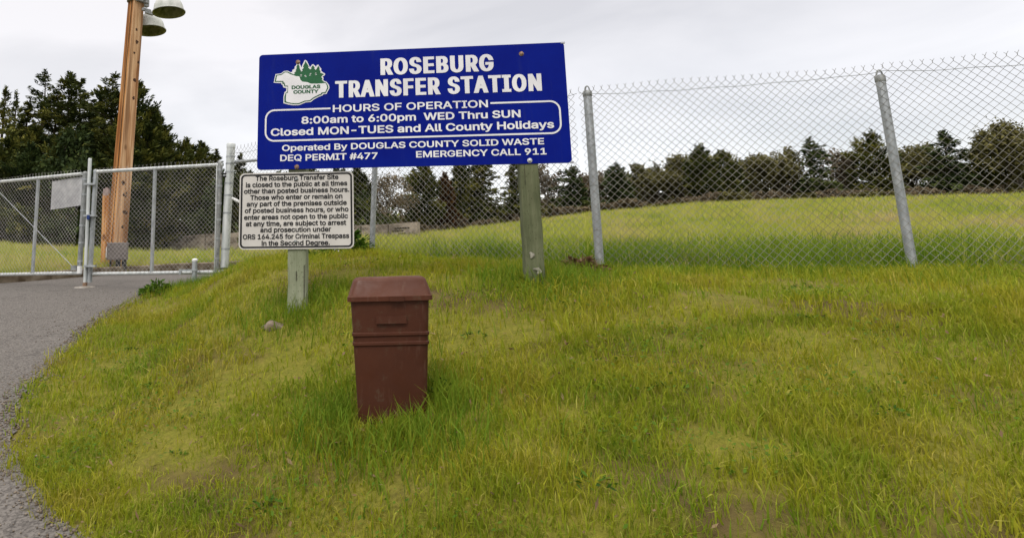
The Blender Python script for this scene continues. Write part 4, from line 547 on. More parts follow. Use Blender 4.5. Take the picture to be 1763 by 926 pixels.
for py in (299, 304, 462):
    a_ = hit(385, py, G2A, G2B); m.tube(a_ + np.array([-.06, 0, 0]), a_ + np.array([.06, 0, 0]), .011, n=8)
m.build_each("hinge", m_black, leaf2)
leaf1 = leaf("chain_link_gate", "chain link gate leaf carrying a grey sign plate and a thin diagonal rod", G1A, G1B,
    ((141, 299.5), (-18, 315), (139, 470), (-20, 473)), ((56, 470), (66, 310)), ((136.5, 471), (147, 297.5)), ((-20, 473), (-14, 314)), .037, .034, m_galv_dull, m_galv)
m = MB(); m.tube(hit(131, 463, G1A, G1B) + np.array([0, -.04, 0]), hit(-17, 313, G1A, G1B) + np.array([0, -.04, 0]), .0055, n=8); m.build("diagonal_rod", m_galv, leaf1)
m = MB(); a_, b_ = hit(136.7, 471, G1A, G1B), hit(137.4, 458, G1A, G1B); m.tube(a_, b_, .039, n=14); m.build("white_foot", m_white, leaf1)
m = MB(); m.box(hit(129, 461, G1A, G1B) + np.array([0, -.04, 0]), (1, 0, 0), (0, 1, 0), (0, 0, 1), (.04, .02, .035)); m.build("rod_plate", m_galv_dull, leaf1)
# sign plate seen from behind
m_plate = simple("bare_aluminium", (.36, .36, .37), (.50, .50, .50), 9, .55, .4, .3)
qs = [hit(x, y, G1A, G1B) + np.array([.0, .03, 0]) for x, y in ((88.5, 312), (141.5, 303.5), (140.5, 353), (85.5, 361))]
m = MB(); bk = [p + np.array([0, .004, 0]) for p in qs]
m.put(qs + bk, [(3, 2, 1, 0), (4, 5, 6, 7), (0, 1, 5, 4), (1, 2, 6, 5), (2, 3, 7, 6), (3, 0, 4, 7)])
o = m.build("sign_plate", m_plate, None, False); tag(o, "plain grey metal sign plate seen from behind, wired inside the gate leaf", "sign")
# padlock at the joint of the leaves
pl = thing("padlock", hit(157, 375, G2A, G2B), "small blue padlock hanging where the two gate leaves meet", "padlock")
c_ = hit(157, 375, G2A, G2B) + np.array([0, -.11, 0]); m = MB()
m.box(c_, (1, 0, 0), (0, 1, 0), (0, 0, 1), (.020, .012, .03)); m.lathe(c_ + np.array([0, 0, -.03]), (0, 0, -1), [(.018, 0), (.012, .008), (.001, .01)], 10)
m.build("padlock_body", simple("blue_plastic", (.01, .03, .13), (.015, .04, .18), 8, .4), pl)
m = MB(); m.path([c_ + np.array([.014 * math.cos(a), 0, .03 + .028 * math.sin(a)]) for a in np.linspace(0, math.pi, 9)], .004, 6); m.build("shackle", m_boltpale, pl)
# small catch post on the right, for the open leaf
gk = hit(335, 462, (-2.9, 9.42), (-1.2, 9.36)); gz = lz(gk[0], gk[1]); tz = hit(336.5, 446, (-2.9, 9.42), (-1.2, 9.36))
kp = thing("gate_catch_post", (gk[0], gk[1], gz), "short capped steel post with a latch arm in front of the gate", "post")
m = MB(); m.tube((gk[0], gk[1], gz - .1), (gk[0], gk[1], tz[2] - .01), .036, n=16); m.build("post", m_galv, kp)
m = MB(); m.lathe((gk[0], gk[1], tz[2] - .03), (0, 0, 1), [(.039, 0), (.042, .012), (.040, .024), (.02, .038), (.001, .04)], 16); m.build("cap", m_white, kp)
m = MB(); ar = np.array([gk[0], gk[1] - .03, hit(330, 465, (-2.9, 9.42), (-1.2, 9.36))[2]])
m.box(ar + np.array([-.08, 0, 0]), (1, 0, 0), (0, 1, 0), (0, 0, 1), (.12, .012, .012)); m.box(ar + np.array([-.19, 0, -.02]), (1, 0, 0), (0, 1, 0), (0, 0, 1), (.015, .02, .035)); band(m, ar + np.array([0, .03, 0]), .044, .03)
m.build("latch_arm", m_galv, kp)
# far gate post on the left, outside the frame, on which the left leaf hangs
m = MB(); m.tube((-6.03, 11.08, -.5), (-6.03, 11.08, 1.75), .055, n=16); m.lathe((-6.03, 11.08, 1.75), (0, 0, 1), [(.058, -.03), (.058, 0), (.03, .02), (.001, .022)], 16)
o = m.build("gate_post", m_galv_pale); tag(o, "tall round steel post carrying the left gate leaf", "post")
# concrete collar in the asphalt round the drop rod
m = MB(); zc = float(road_z(d0[1])); m.lathe((d0[0], d0[1], zc), (0, 0, 1), [(.16, -.01), (.14, .012), (.06, .02), (.03, .012)], 18)
o = m.build("rod_socket", simple("worn_concrete", (.16, .14, .11), (.30, .28, .25), 14, .9)); tag(o, "small pale concrete collar round the foot of the drop rod", "footing")

# ------------------------------------------------------------------ big sign
def frame(c, yaw, tilt, roll):
    cy, sy = math.cos(yaw), math.sin(yaw); ex = np.array([cy, sy, 0]); ez = np.array([0, 0, 1.0]); n = np.cross(ex, ez)
    ez2 = ez * math.cos(tilt) + n * math.sin(tilt); ex2 = ex * math.cos(roll) + ez2 * math.sin(roll); ez3 = ez2 * math.cos(roll) - ex * math.sin(roll)
    return np.array(c), ex2, ez3, np.cross(ex2, ez3)
SF = frame((.484, 5.142, 1.251), -.109, -.012, -.007)
NF = frame((-.419, 5.25, .455), -.085, 0, -.004)
def loc(fr, u, v, w=0.0): return fr[0] + fr[1] * u + fr[2] * v + fr[3] * w
def rrect(hw, hh, r, n=6):
    P = []
    for cx, cy, a0 in ((hw - r, hh - r, 0), (-hw + r, hh - r, 90), (-hw + r, -hh + r, 180), (hw - r, -hh + r, 270)):
        for k in range(n + 1):
            a = math.radians(a0 + 90 * k / n); P.append((cx + r * math.cos(a), cy + r * math.sin(a)))
    return P
def slab(mb, fr, poly, w0, w1):
    n = len(poly); V = [loc(fr, u, v, w1) for u, v in poly] + [loc(fr, u, v, w0) for u, v in poly]
    mb.put(V, [tuple(range(n)), tuple(range(2 * n - 1, n - 1, -1))] + [(i, n + i, n + (i + 1) % n, (i + 1) % n) for i in range(n)])
def flat_curve(name, loops, offset=0.0):
    """fills closed outlines (outer ones and holes) and returns the mesh"""
    cu = bpy.data.curves.new(name, 'CURVE'); cu.dimensions = '2D'; cu.fill_mode = 'FRONT'; cu.offset = offset
    for lp in loops:
        s = cu.splines.new('POLY'); s.points.add(len(lp) - 1)
        for p, (x, y) in zip(s.points, lp): p.co = (x, y, 0, 1)
        s.use_cyclic_u = True
    ob = bpy.data.objects.new(name, cu); COL.objects.link(ob)
    dg = bpy.context.evaluated_depsgraph_get(); me = bpy.data.meshes.new_from_object(ob.evaluated_get(dg))
    bpy.data.objects.remove(ob); bpy.data.curves.remove(cu)
    return me
def embolden(loop, dx, dy):
    """moves an outline outwards (holes inwards) by dx sideways and dy upright"""
    P = np.array(loop, float); keep_ = np.linalg.norm(P - np.roll(P, 1, 0), axis=1) > 1e-6; P = P[keep_]
    if len(P) < 3 or dx == 0: return P.tolist()
    e1 = P - np.roll(P, 1, 0); e2 = np.roll(P, -1, 0) - P
    n1 = np.stack([e1[:, 1], -e1[:, 0]], -1); n2 = np.stack([e2[:, 1], -e2[:, 0]], -1)
    n1 /= np.linalg.norm(n1, axis=1, keepdims=True); n2 /= np.linalg.norm(n2, axis=1, keepdims=True)
    m = n1 + n2; m /= np.maximum((m * m).sum(1, keepdims=True) / 2, .45)
    return (P + GLYPH_SIGN * m * np.array([dx, dy])).tolist()
_l = GLYPHS['O'][1][0]; _P = np.array(_l, float).reshape(-1, 2); _Q = np.roll(_P, -1, 0)
_big = max(GLYPHS['O'][1], key=lambda l: max(l[0::2]) - min(l[0::2])); _P = np.array(_big, float).reshape(-1, 2); _Q = np.roll(_P, -1, 0)
GLYPH_SIGN = 1.0 if (_P[:, 0] * _Q[:, 1] - _Q[:, 0] * _P[:, 1]).sum() > 0 else -1.0
_gc = {}
def glyph_fill(ch, sx, dx, dy):
    """filled letter in cap heights: overlapping outlines are merged (non-zero winding)"""
    key = (ch, sx, dx, dy)
    if key in _gc: return _gc[key]
    loops = [embolden([(l[i] / 509.0 * sx, l[i + 1] / 509.0) for i in range(0, len(l), 2)], dx, dy) for l in GLYPHS[ch][1]]
    pts = [Vector(p) for l in loops for p in l]; ed = []; b0 = 0
    for l in loops: ed += [(b0 + i, b0 + (i + 1) % len(l)) for i in range(len(l))]; b0 += len(l)
    from mathutils.geometry import delaunay_2d_cdt
    vs, _, fs, *_r = delaunay_2d_cdt(pts, ed, [], 0, 1e-6)
    V = np.array([(v.x, v.y) for v in vs]); F_ = np.array([f for f in fs if len(f) == 3])
    C = V[F_].mean(1); wn_ = np.zeros(len(C))
    for l in loops:
        A = np.array(l); B = np.roll(A, -1, 0)
        cr_ = (B[None, :, 0] - A[None, :, 0]) * (C[:, None, 1] - A[None, :, 1]) - (C[:, None, 0] - A[None, :, 0]) * (B[None, :, 1] - A[None, :, 1])
        wn_ += ((A[None, :, 1] <= C[:, None, 1]) & (B[None, :, 1] > C[:, None, 1]) & (cr_ > 0)).sum(1)
        wn_ -= ((A[None, :, 1] > C[:, None, 1]) & (B[None, :, 1] <= C[:, None, 1]) & (cr_ < 0)).sum(1)
    F_ = F_[np.abs(wn_) > .5]
    _gc[key] = (V, F_); return V, F_
def lettering(fr, text, x0, x1, base, cap, mat, parent, bold=.02, sx=1.0, track=0.0, w=.0025, name="lettering"):
    """letters set between x0 and x1 on a base line; bold is the extra stroke in cap heights, sx narrows the letters"""
    bx_, by_ = bold if isinstance(bold, tuple) else (bold, bold)
    pen = 0.0; Vs, Fs, off = [], [], 0
    for ch in text:
        if ch != ' ':
            V, F_ = glyph_fill(ch, sx, bx_, by_); Vs.append(V + np.array([pen, 0])); Fs.append(F_ + off); off += len(V)
        pen += GLYPHS[ch][0] / 509.0 * sx + track
    V, F_ = np.concatenate(Vs), np.concatenate(Fs); used = np.unique(F_); re_ = np.zeros(len(V), int); re_[used] = np.arange(len(used)); V, F_ = V[used], re_[F_]
    u = x0 + (V[:, 0] - V[:, 0].min()) / (V[:, 0].max() - V[:, 0].min()) * (x1 - x0); vv = base + (V[:, 1] + by_) / (1 + 2 * by_) * cap
    P = fr[0] + fr[1] * u[:, None] + fr[2] * vv[:, None] + fr[3] * w
    return link(name, fast_mesh(name, P, F_), mat, parent, False)

m_blue, t, b = material("blue_reflective_sheet", .42, .06)
v = coords(t, 'Object'); f = noise(t, v, 2.2, 6, .65); f2 = noise(t, v, 90, 2, .6)
c = ramp(t, f, [(.3, (.0006, .0055, .15)), (.7, (.0010, .010, .195))])
sc_ = nn(t, 'ShaderNodeTexVoronoi'); sc_.inputs['Scale'].default_value = 26
t.links.new(v, sc_.inputs['Vector'])
c = mix(t, ramp(t, sc_.outputs['Distance'], [(.02, (.12, .12, .12)), (.04, (0, 0, 0))]), c, (.02, .03, .16))
gs = noise(t, coords(t, 'Object', (7, 1, .5)), 3.2, 6, .7)
c = mix(t, ramp(t, gs, [(.55, (0, 0, 0)), (.75, (.22, .22, .22))]), c, (.025, .035, .13))
t.links.new(c, b.inputs['Base Color']); t.links.new(ramp(t, f2, [(.3, (.32,) * 3), (.7, (.46,) * 3)]), b.inputs['Roughness'])
m_letter = simple("white_lettering", (.60, .60, .61), (.70, .70, .70), 5, .5)
m_letter_green = simple("green_lettering", (.004, .075, .022), (.006, .095, .03), 5, .5)
m_alu = simple("aluminium_edge", (.30, .31, .33), (.45, .45, .46), 12, .45, .5, .6)
sign = thing("entrance_sign", (.484, 5.2, lz(.484, 5.2)), "large blue signboard with white lettering on two square wooden posts", "sign")
mb = MB(); slab(mb, SF, rrect(1.22, .4785, .03), -.012, 0); panel = mb.build("sign_panel", m_blue, sign, False)
mb = MB(); mb.box(loc(SF, 1.2195, -.476, -.004), SF[1], SF[2], SF[3], (.012, .008, .007)); mb.box(loc(SF, 1.212, .4755, -.004), SF[1], SF[2], SF[3], (.016, .006, .007))
mb.build_each("chipped_corner", m_alu, panel)
LINES = [("ROSEBURG", -.2224, .6719, .2667, .138, (.075, .034), .62, .115), ("TRANSFER STATION", -.5896, 1.0307, .0916, .139, (.075, .034), .62, .115),
         ("HOURS OF OPERATION", -.6086, .6125, -.0265, .0591, .03, 1.0, 0), ("8:00am to 6:00pm  WED Thru SUN", -.8628, .8576, -.1145, .0597, .043, 1.0, 0),
         ("Closed MON-TUES and All County Holidays", -1.1118, 1.1043, -.2066, .0612, .043, 1.0, 0),
         ("Operated By DOUGLAS COUNTY SOLID WASTE", -1.018, 1.0217, -.3318, .050, .038, 1.0, 0), ("DEQ PERMIT #477", -1.0319, -.2555, -.4132, .0520, .038, 1.0, 0),
         ("EMERGENCY CALL 911", .0452, 1.0353, -.4105, .0509, .038, 1.0, 0)]
for s_, a_, b_, y_, h_, bo, sx, tr in LINES: lettering(SF, s_, a_, b_, y_, h_, m_letter, sign, bo, sx, tr)
# white rule round the opening hours, open at the heading
def stroke(pts, w):
    P = np.array(pts, float); T = np.gradient(P, axis=0); T /= np.linalg.norm(T, axis=1, keepdims=True); Nn = np.stack([-T[:, 1], T[:, 0]], -1) * w / 2
    return P + Nn, P - Nn
r_ = .072; L_, R_, T_, B_ = -1.155, 1.155, .006, -.2465; path = [(-.628, T_)]
path += [(L_ + r_ - r_ * math.sin(a), T_ - r_ + r_ * math.cos(a)) for a in np.linspace(0, math.pi / 2, 9)]
path += [(L_ + r_ - r_ * math.cos(a), B_ + r_ - r_ * math.sin(a)) for a in np.linspace(0, math.pi / 2, 9)]
path += [(R_ - r_ + r_ * math.sin(a), B_ + r_ - r_ * math.cos(a)) for a in np.linspace(0, math.pi / 2, 9)]
path += [(R_ - r_ + r_ * math.cos(a), T_ - r_ + r_ * math.sin(a)) for a in np.linspace(0, math.pi / 2, 9)] + [(.632, T_)]
dense = []
for p, q in zip(path[:-1], path[1:]):
    for f_ in (0, .03, .97) if math.dist(p, q) > .1 else (0,): dense.append((p[0] + (q[0] - p[0]) * f_, p[1] + (q[1] - p[1]) * f_))
dense.append(path[-1]); A_, B2 = stroke(dense, .0135); n_ = len(A_); mb = MB()
mb.put([loc(SF, u, v, .0022) for u, v in A_] + [loc(SF, u, v, .0022) for u, v in B2], [(i, n_ + i, n_ + i + 1, i + 1) for i in range(n_ - 1)])
mb.build("border_line", m_letter, sign, False)
# county emblem: white map shape, green outline with firs, white inside, green words
def patch(name, poly, w, mat, par):
    me = flat_curve(name, [poly]); n = len(me.vertices); co = np.empty(n * 3, np.float32); me.vertices.foreach_get("co", co); co = co.reshape(-1, 3)
    P = SF[0] + SF[1] * co[:, :1] + SF[2] * co[:, 1:2] + SF[3] * w; me.vertices.foreach_set("co", P.astype(np.float32).ravel()); me.update()
    return link(name, me, mat, par, False)
emb = patch("county_emblem", EMBLEM_W, .0022, m_letter, sign)
patch("emblem_firs", EMBLEM_G, .0034, m_letter_green, emb); patch("emblem_map", EMBLEM_I, .0046, m_letter, emb)
mgl = []
for u, v in ((-.868, .292), (-.868, .281), (-.835, .284), (-.83, .276), (-.795, .285), (-.79, .299), (-.745, .288), (-.748, .300)):
    mgl.append((u, v))
mb = MB()
for u, v in mgl: mb.put([loc(SF, u - .008, v, .0046), loc(SF, u + .008, v + .002, .0046), loc(SF, u + .003, v + .006, .0046), loc(SF, u - .004, v + .005, .0046)], [(0, 1, 2, 3)])
mb.build("emblem_gaps", m_letter, emb, False)
lettering(SF, "DOUGLAS", -.9451, -.7092, .1755, .030, m_letter_green, emb, .07, w=.006); lettering(SF, "COUNTY", -.931, -.7236, .1365, .030, m_letter_green, emb, .07, w=.006)
def bolt(fr, u, v, mat, parent, r=.014):
    c = loc(fr, u, v, 0); m = MB(); m.lathe(c, fr[3], [(r * 1.35, 0), (r * 1.35, .003), (r, .0035), (r, .008), (r * .75, .0115), (r * .3, .013), (.0005, .0132)], 12); return m.build("bolt", mat, parent)
for u, v, mt in ((-.8959, .404, m_bolt), (-.8973, -.4609, m_bolt), (.8894, .3985, m_bolt), (.9068, -.4538, m_boltpale)): bolt(SF, u, v, mt, sign)
# posts: square treated timber, grooved by the treating knives
def post_material(name, ca, cb, cc):
    m, t, b = material(name, .9, .15)
    v = coords(t, 'Object', (1, 1, .06)); f = noise(t, v, 42, 6, .65, .3); f2 = noise(t, coords(t, 'Object'), 3.2, 5, .6)
    c = mix(t, .55, ramp(t, f, [(.3, ca), (.55, cb), (.75, cc)]), ramp(t, f2, [(.35, ca), (.65, cb)]))
    br_ = nn(t, 'ShaderNodeTexVoronoi'); br_.inputs['Scale'].default_value = 62; t.links.new(coords(t, 'Object', (1, 1, .45)), br_.inputs['Vector'])
    dd = ramp(t, br_.outputs['Distance'], [(.10, (.45, .45, .4)), (.22, (1, 1, 1))])
    c = mix(t, .8, c, dd, 'MULTIPLY'); t.links.new(c, b.inputs['Base Color']); bump(t, b, f, .6, .004); return m
m_post = post_material("treated_timber", (.05, .058, .028), (.12, .132, .072), (.20, .195, .12))
m_post2 = post_material("treated_timber_pale", (.13, .15, .085), (.27, .29, .20), (.38, .37, .27))
def sign_post(u, foot_px, zbot, mat, Y):
    top = loc(SF, u, .40, -.0125); p = at(*foot_px, Y); bot = p.copy(); d = (top - bot) / (top[2] - bot[2]); bot = bot + d * (zbot - .5 - bot[2])
    hw = .070; ex, n = SF[1] * np.array([1, 1, 0]), SF[3] * np.array([1, 1, 0]); ex /= np.linalg.norm(ex); n /= np.linalg.norm(n); c = .006
    prof = [(-hw + c, 0), (hw - c, 0), (hw, -c), (hw, -2 * hw + c), (hw - c, -2 * hw), (-hw + c, -2 * hw), (-hw, -2 * hw + c), (-hw, -c)]
    V = []; K = 26
    for k in range(K):
        f_ = k / (K - 1); cc = bot + (top - bot) * f_
        for i, (a, b_) in enumerate(prof):
            j = .0025 * math.sin(k * 1.7 + i * 2.1) * (f_ < .9); V.append(cc + ex * (a + j) + n * (b_ + min(j, 0)))
    m = MB(); n8 = 8; F_ = [tuple(range(7, -1, -1)), tuple((K - 1) * 8 + i for i in range(8))]
    for k in range(K - 1): F_ += [(k * 8 + i, k * 8 + (i + 1) % 8, k * 8 + 8 + (i + 1) % 8, k * 8 + 8 + i) for i in range(8)]
    m.put(V, F_); return m.build("post", mat, sign, False)
lp = sign_post(-.897, (510.5, 470), lz(-.42, 5.3), m_post2, 5.262)
rp = sign_post(.90, (922, 470), lz(1.42, 5.05), m_post, 5.03)
# dark cracks and pale lichen
m_crack = simple("dark_crack", (.02, .016, .01), (.05, .04, .025), 30, .95)
m_lich = simple("pale_lichen", (.20, .19, .15), (.36, .345, .28), 60, .95, bmp=.6)
def blob(px, py, Y, sx_, sz_, mat, name, par, seed):
    c = at(px, py, Y); rr = np.random.default_rng(seed); m = MB(); V = []; F_ = []; K, Mn = 5, 12
    for k in range(K):
        a = k / (K - 1) * math.pi / 2
        for j in range(Mn):
            q = 2 * math.pi * j / Mn; wv_ = 1 + .28 * math.sin(3 * q + seed) + .12 * rr.normal()
            V.append(c + SF[1] * (sx_ * math.cos(a) * math.cos(q) * wv_) + np.array([0, 0, 1]) * (sz_ * math.cos(a) * math.sin(q) * wv_) + SF[3] * (.002 * math.sin(a) + .0006 * rr.normal()))
    for k in range(K - 1): F_ += [(k * Mn + j, k * Mn + (j + 1) % Mn, (k + 1) * Mn + (j + 1) % Mn, (k + 1) * Mn + j) for j in range(Mn)]
    m.put(V, F_); return m.build(name, mat, par)
blob(915.5, 439, 5.025, .017, .021, m_lich, "lichen_patch", rp, 1); blob(928.5, 467, 5.018, .017, .020, m_lich, "lichen_patch", rp, 2)
blob(924, 463, 5.02, .022, .009, m_lich, "lichen_patch", rp, 5)
mb = MB()
for u, z0, z1 in ((-.03, -.15, -.5), (.02, .2, -.02), (-.048, .55, .1)):
    mb.box(loc(SF, .915 + u, -.78 + z0 * .0, -.0115) + np.array([0, 0, z0 * .5]), SF[1], SF[2], SF[3], (.0016, abs(z1 - z0) / 2, .002))
mb.build_each("crack", m_crack, rp, False)
mb = MB(); mb.box(at(510, 475, 5.257), SF[1], SF[2], SF[3], (.0018, .035, .003)); mb.box(at(523.5, 486, 5.252), SF[1], SF[2], SF[3], (.002, .13, .003)); mb.build_each("crack", m_crack, lp, False)

# ------------------------------------------------------------------ notice board on the left post
m_notice, t, b = material("white_notice_sheet", .5, .3)
v = coords(t, 'Object'); ff = noise(t, v, 4, 5); gr = nn(t, 'ShaderNodeTexBrick'); gr.inputs['Scale'].default_value = 1
t.links.new(ramp(t, ff, [(.3, (.46, .44, .41)), (.7, (.56, .54, .50))]), b.inputs['Base Color'])
m_ink = simple("black_ink", (.006, .006, .007), (.012, .012, .013), 5, .5)
notice = thing("notice_sign", loc(NF, 0, -.3, 0), "white rectangular notice with black text and border on the left post below the blue sign", "sign")
mb = MB(); slab(mb, NF, rrect(.4545, .3010, .040), -.003, 0); mb.build("notice_panel", m_notice, notice, False)
mb = MB(); outer, inner = rrect(.4440, .2905, .034), rrect(.4300, .2780, .024); n_ = len(outer)
mb.put([loc(NF, u, v, .0018) for u, v in outer] + [loc(NF, u, v, .0018) for u, v in inner], [(i, (i + 1) % n_, n_ + (i + 1) % n_, n_ + i) for i in range(n_)])
mb.build("border_line", m_ink, notice, False)
for s_, a_, b_, y_ in (("The Roseburg Transfer Site", -.3261, .3366, .2380), ("is closed to the public at all times", -.4046, .4064, .1872), ("other than posted business hours.", -.4183, .4219, .1367),
        ("Those who enter or remain on", -.3672, .3671, .0860), ("any part of the premises outside", -.3949, .4004, .0351), ("of posted business hours, or who", -.4094, .414, -.0166),
        ("enter areas not open to the public", -.414, .4103, -.0693), ("at any time, are subject to arrest", -.3991, .3953, -.1205), ("and prosecution under", -.2828, .2761, -.1695),
        ("ORS 164.245 for Criminal Trespass", -.4210, .4170, -.2219), ("in the Second Degree.", -.2712, .2665, -.2730)):
    lettering(NF, s_, a_, b_, y_, .0390, m_ink, notice, .046)
bolt(NF, .0051, .2438, m_galv_dull, notice, .010); bolt(NF, -.002, -.2438, m_galv_dull, notice, .010)

# ------------------------------------------------------------------ brown plastic box in the grass
def loft(mb, c, ex, ey, rings, n=5):
    """rings: (height, half width, half depth, corner radius)"""
    V = []; k = 4 * (n + 1)
    for h, a, b_, r in rings: V += [np.asarray(c) + ex * u + ey * w + np.array([0, 0, h]) for u, w in rrect(a, b_, r, n)]
    F_ = [tuple(range(k - 1, -1, -1)), tuple((len(rings) - 1) * k + i for i in range(k))]
    for j in range(len(rings) - 1): F_ += [(j * k + i, j * k + (i + 1) % k, (j + 1) * k + (i + 1) % k, (j + 1) * k + i) for i in range(k)]
    mb.put(V, F_)
def scuffed(name, ca, cb, rough):
    m, t, b = material(name, rough, .22); v = coords(t, 'Object'); f = noise(t, v, 4, 6, .65); f2 = noise(t, coords(t, 'Object', (1, 1, .15)), 40, 4, .6); f3 = noise(t, v, 9, 8, .75)
    c = ramp(t, f, [(.3, ca), (.7, cb)]); c = mix(t, ramp(t, f2, [(.58, (0, 0, 0)), (.7, (.35, .35, .35))]), c, (.11, .06, .04)); c = mix(t, ramp(t, f3, [(.57, (0, 0, 0)), (.68, (.55, .55, .55))]), c, (.085, .062, .038))
    t.links.new(c, b.inputs['Base Color']); t.links.new(ramp(t, f3, [(.35, (rough - .1,) * 3), (.65, (rough + .25,) * 3)]), b.inputs['Roughness']); bump(t, b, f2, .08, .003); return m
m_brown = scuffed("brown_plastic", (.058, .016, .006), (.074, .021, .008), .45)
m_brown2 = scuffed("dark_brown_plastic", (.046, .013, .005), (.062, .018, .007), .5)
bx, by = .200, 3.56; bz = lz(bx, by - .12); ex = np.array([1, -.03, .012]); ey = np.array([.03, 1, 0])
lt = at(666, 476.5, 3.45)[2]                                    # top of the lid
box_ = thing("plastic_box", (bx, by, bz), "brown plastic box with a tapered rounded lid standing in the grass before the sign", "box")
mb = MB(); loft(mb, (bx, by, 0), ex, ey, [(bz - .06, .165, .13, .03), (bz + .02, .168, .133, .03), (lt - .115, .196, .155, .035)]); mb.build("box_body", m_brown2, box_)
mb = MB(); loft(mb, (bx, by, 0), ex, ey, [(lt - .118, .206, .163, .035), (lt - .117, .213, .170, .036), (lt - .095, .213, .170, .036), (lt - .092, .209, .166, .036), (lt - .022, .187, .145, .036), (lt - .010, .181, .139, .036), (lt - .003, .172, .130, .034), (lt, .160, .118, .03)])
mb.build("box_lid", m_brown, box_)
mb = MB(); mb.box((bx + .03, by - .174, lt - .106), (1, 0, 0), (0, 1, 0), (0, 0, 1), (.035, .006, .012)); mb.build("lid_catch", m_brown2, box_)
H_ = lt - .118 - bz; mb = MB()
for k in (.62, .70): loft(mb, (bx, by, 0), ex, ey, [(bz + H_ * k, .170 + .026 * k, .137 + .02 * k, .03), (bz + H_ * k + .004, .174 + .026 * k, .141 + .02 * k, .03), (bz + H_ * k + .016, .174 + .026 * k, .141 + .02 * k, .03), (bz + H_ * k + .02, .170 + .026 * k, .137 + .02 * k, .03)])
mb.build_each("moulded_rib", m_brown2, box_)
mb = MB(); mb.box((bx, by - .150, bz + H_ * .84), ex, ey, (0, 0, 1), (.075, .014, .018)); mb.build("handle", m_brown2, box_)

# ------------------------------------------------------------------ wooden lamp pole
def wood(name, ca, cb, cc):
    m, t, b = material(name, .8, .2)
    f = noise(t, coords(t, 'Object', (1, 1, .035)), 26, 6, .6, .5); f2 = noise(t, coords(t, 'Object', (1, 1, .12)), 4, 4)
    c = mix(t, .45, ramp(t, f, [(.38, ca), (.5, cb), (.6, cc)]), ramp(t, f2, [(.42, ca), (.58, cc)]))
    f4 = noise(t, coords(t, 'Object', (1, 1, .016)), 8.5, 4, .6)
    c = mix(t, ramp(t, f4, [(.50, (0, 0, 0)), (.60, (.75, .75, .75))]), c, tuple(.55 * q for q in ca))
    vo = nn(t, 'ShaderNodeTexVoronoi'); vo.inputs['Scale'].default_value = 2.6; t.links.new(coords(t, 'Object', (1, 1, .55)), vo.inputs['Vector'])
    kn = ramp(t, vo.outputs['Distance'], [(.05, (.22, .13, .08)), (.13, (1, 1, 1))]); c = mix(t, .9, c, kn, 'MULTIPLY')
    t.links.new(c, b.inputs['Base Color']); bump(t, b, f, .4, .006); return m
m_wood = wood("pole_wood", (.29, .13, .05), (.52, .30, .15), (.64, .43, .25))
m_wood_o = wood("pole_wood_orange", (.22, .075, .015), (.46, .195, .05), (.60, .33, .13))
m_wood_g = wood("weathered_wood", (.14, .09, .055), (.24, .16, .10), (.33, .24, .17))
PY = 13.3; zb = lz(at(199, 450, PY)[0], PY); p0 = at(199, 445, PY); p1 = at(234.3, 6, PY); d = (p1 - p0) / (p1[2] - p0[2])
p0 = p0 + d * (zb - .3 - p0[2]); p1 = p1 + d * 1.2
pole = thing("lamp_pole", (p0[0], p0[1], zb), "tall square wooden pole carrying two domed lamps", "lamp pole")
th = math.radians(48); e1 = np.array([math.cos(th), math.sin(th), 0]); e2 = np.array([-math.sin(th), math.cos(th), 0])    # e1 across the front, e2 away from the viewer
V = []; K = 22; c = .012
for k in range(K):
    f_ = k / (K - 1); h_ = .150 - .034 * f_; cc = p0 + (p1 - p0) * f_
    for a, b_ in ((-1, -1), (1, -1), (1, 1), (-1, 1)):
        for s1, s2 in (((0, c), (c, 0)) if (a, b_) in ((-1, -1), (1, 1)) else ((c, 0), (0, c))):
            V.append(cc + e1 * (a * (h_ - s1)) + e2 * (b_ * (h_ - s2)))
mb = MB(); F_ = [tuple(range(7, -1, -1)), tuple((K - 1) * 8 + i for i in range(8))]
for k in range(K - 1): F_ += [(k * 8 + i, k * 8 + (i + 1) % 8, k * 8 + 8 + (i + 1) % 8, k * 8 + 8 + i) for i in range(8)]
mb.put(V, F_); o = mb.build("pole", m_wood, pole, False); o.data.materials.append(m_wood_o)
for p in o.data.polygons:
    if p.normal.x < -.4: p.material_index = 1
mb = MB(); q0, q1 = p0 + e1 * .163 - e2 * .02, p1 + e1 * .128 - e2 * .02; mb.tube(q0 + (q1 - q0) * .12, q1, .016, n=8); mb.build("conduit", m_black, pole)
mb = MB(); q0 = p0 - e1 * .152 - e2 * .06; q1 = p1 - e1 * .118 - e2 * .045; mb.box((q0 + q1) / 2, e1, e2, (q1 - q0) / np.linalg.norm(q1 - q0), (.006, .006, np.linalg.norm(q1 - q0) / 2)); mb.build("edge_seam", m_crack, pole, False)
mb = MB()
for px, py in ((203.5, 316), (206, 336), (212, 338), (214, 333), (207, 366), (213, 366), (205, 391), (229, 54), (231, 74), (225, 94), (237, 108), (228, 139), (226, 170)):
    a_ = at(px, py, PY); a_ = a_ - e2 * ((a_ - (p0 + d * (a_[2] - p0[2]))) @ e2 + (.150 - .034 * (a_[2] - p0[2]) / (p1[2] - p0[2])) - .003)
    kr = .020 + .018 * float(rng.random()); ka = rng.uniform(.7, 1.3, 10); ring_ = [a_ + e1 * (kr * math.cos(q) * ka[i_]) + np.array([0, 0, kr * 1.35 * math.sin(q) * ka[i_]]) - e2 * .003 for i_, q in enumerate(np.linspace(0, 2 * math.pi, 10, endpoint=False))]
    mb.put(ring_ + [a_ - e2 * .007], [(i_, (i_ + 1) % 10, 10) for i_ in range(10)])
mb.build_each("knot", simple("knot", (.03, .014, .008), (.09, .045, .025), 30, .9), pole)
m_shade = simple("enamel_shade", (.33, .35, .31), (.50, .51, .48), 7, .55, .3, lo=.3, hi=.62)
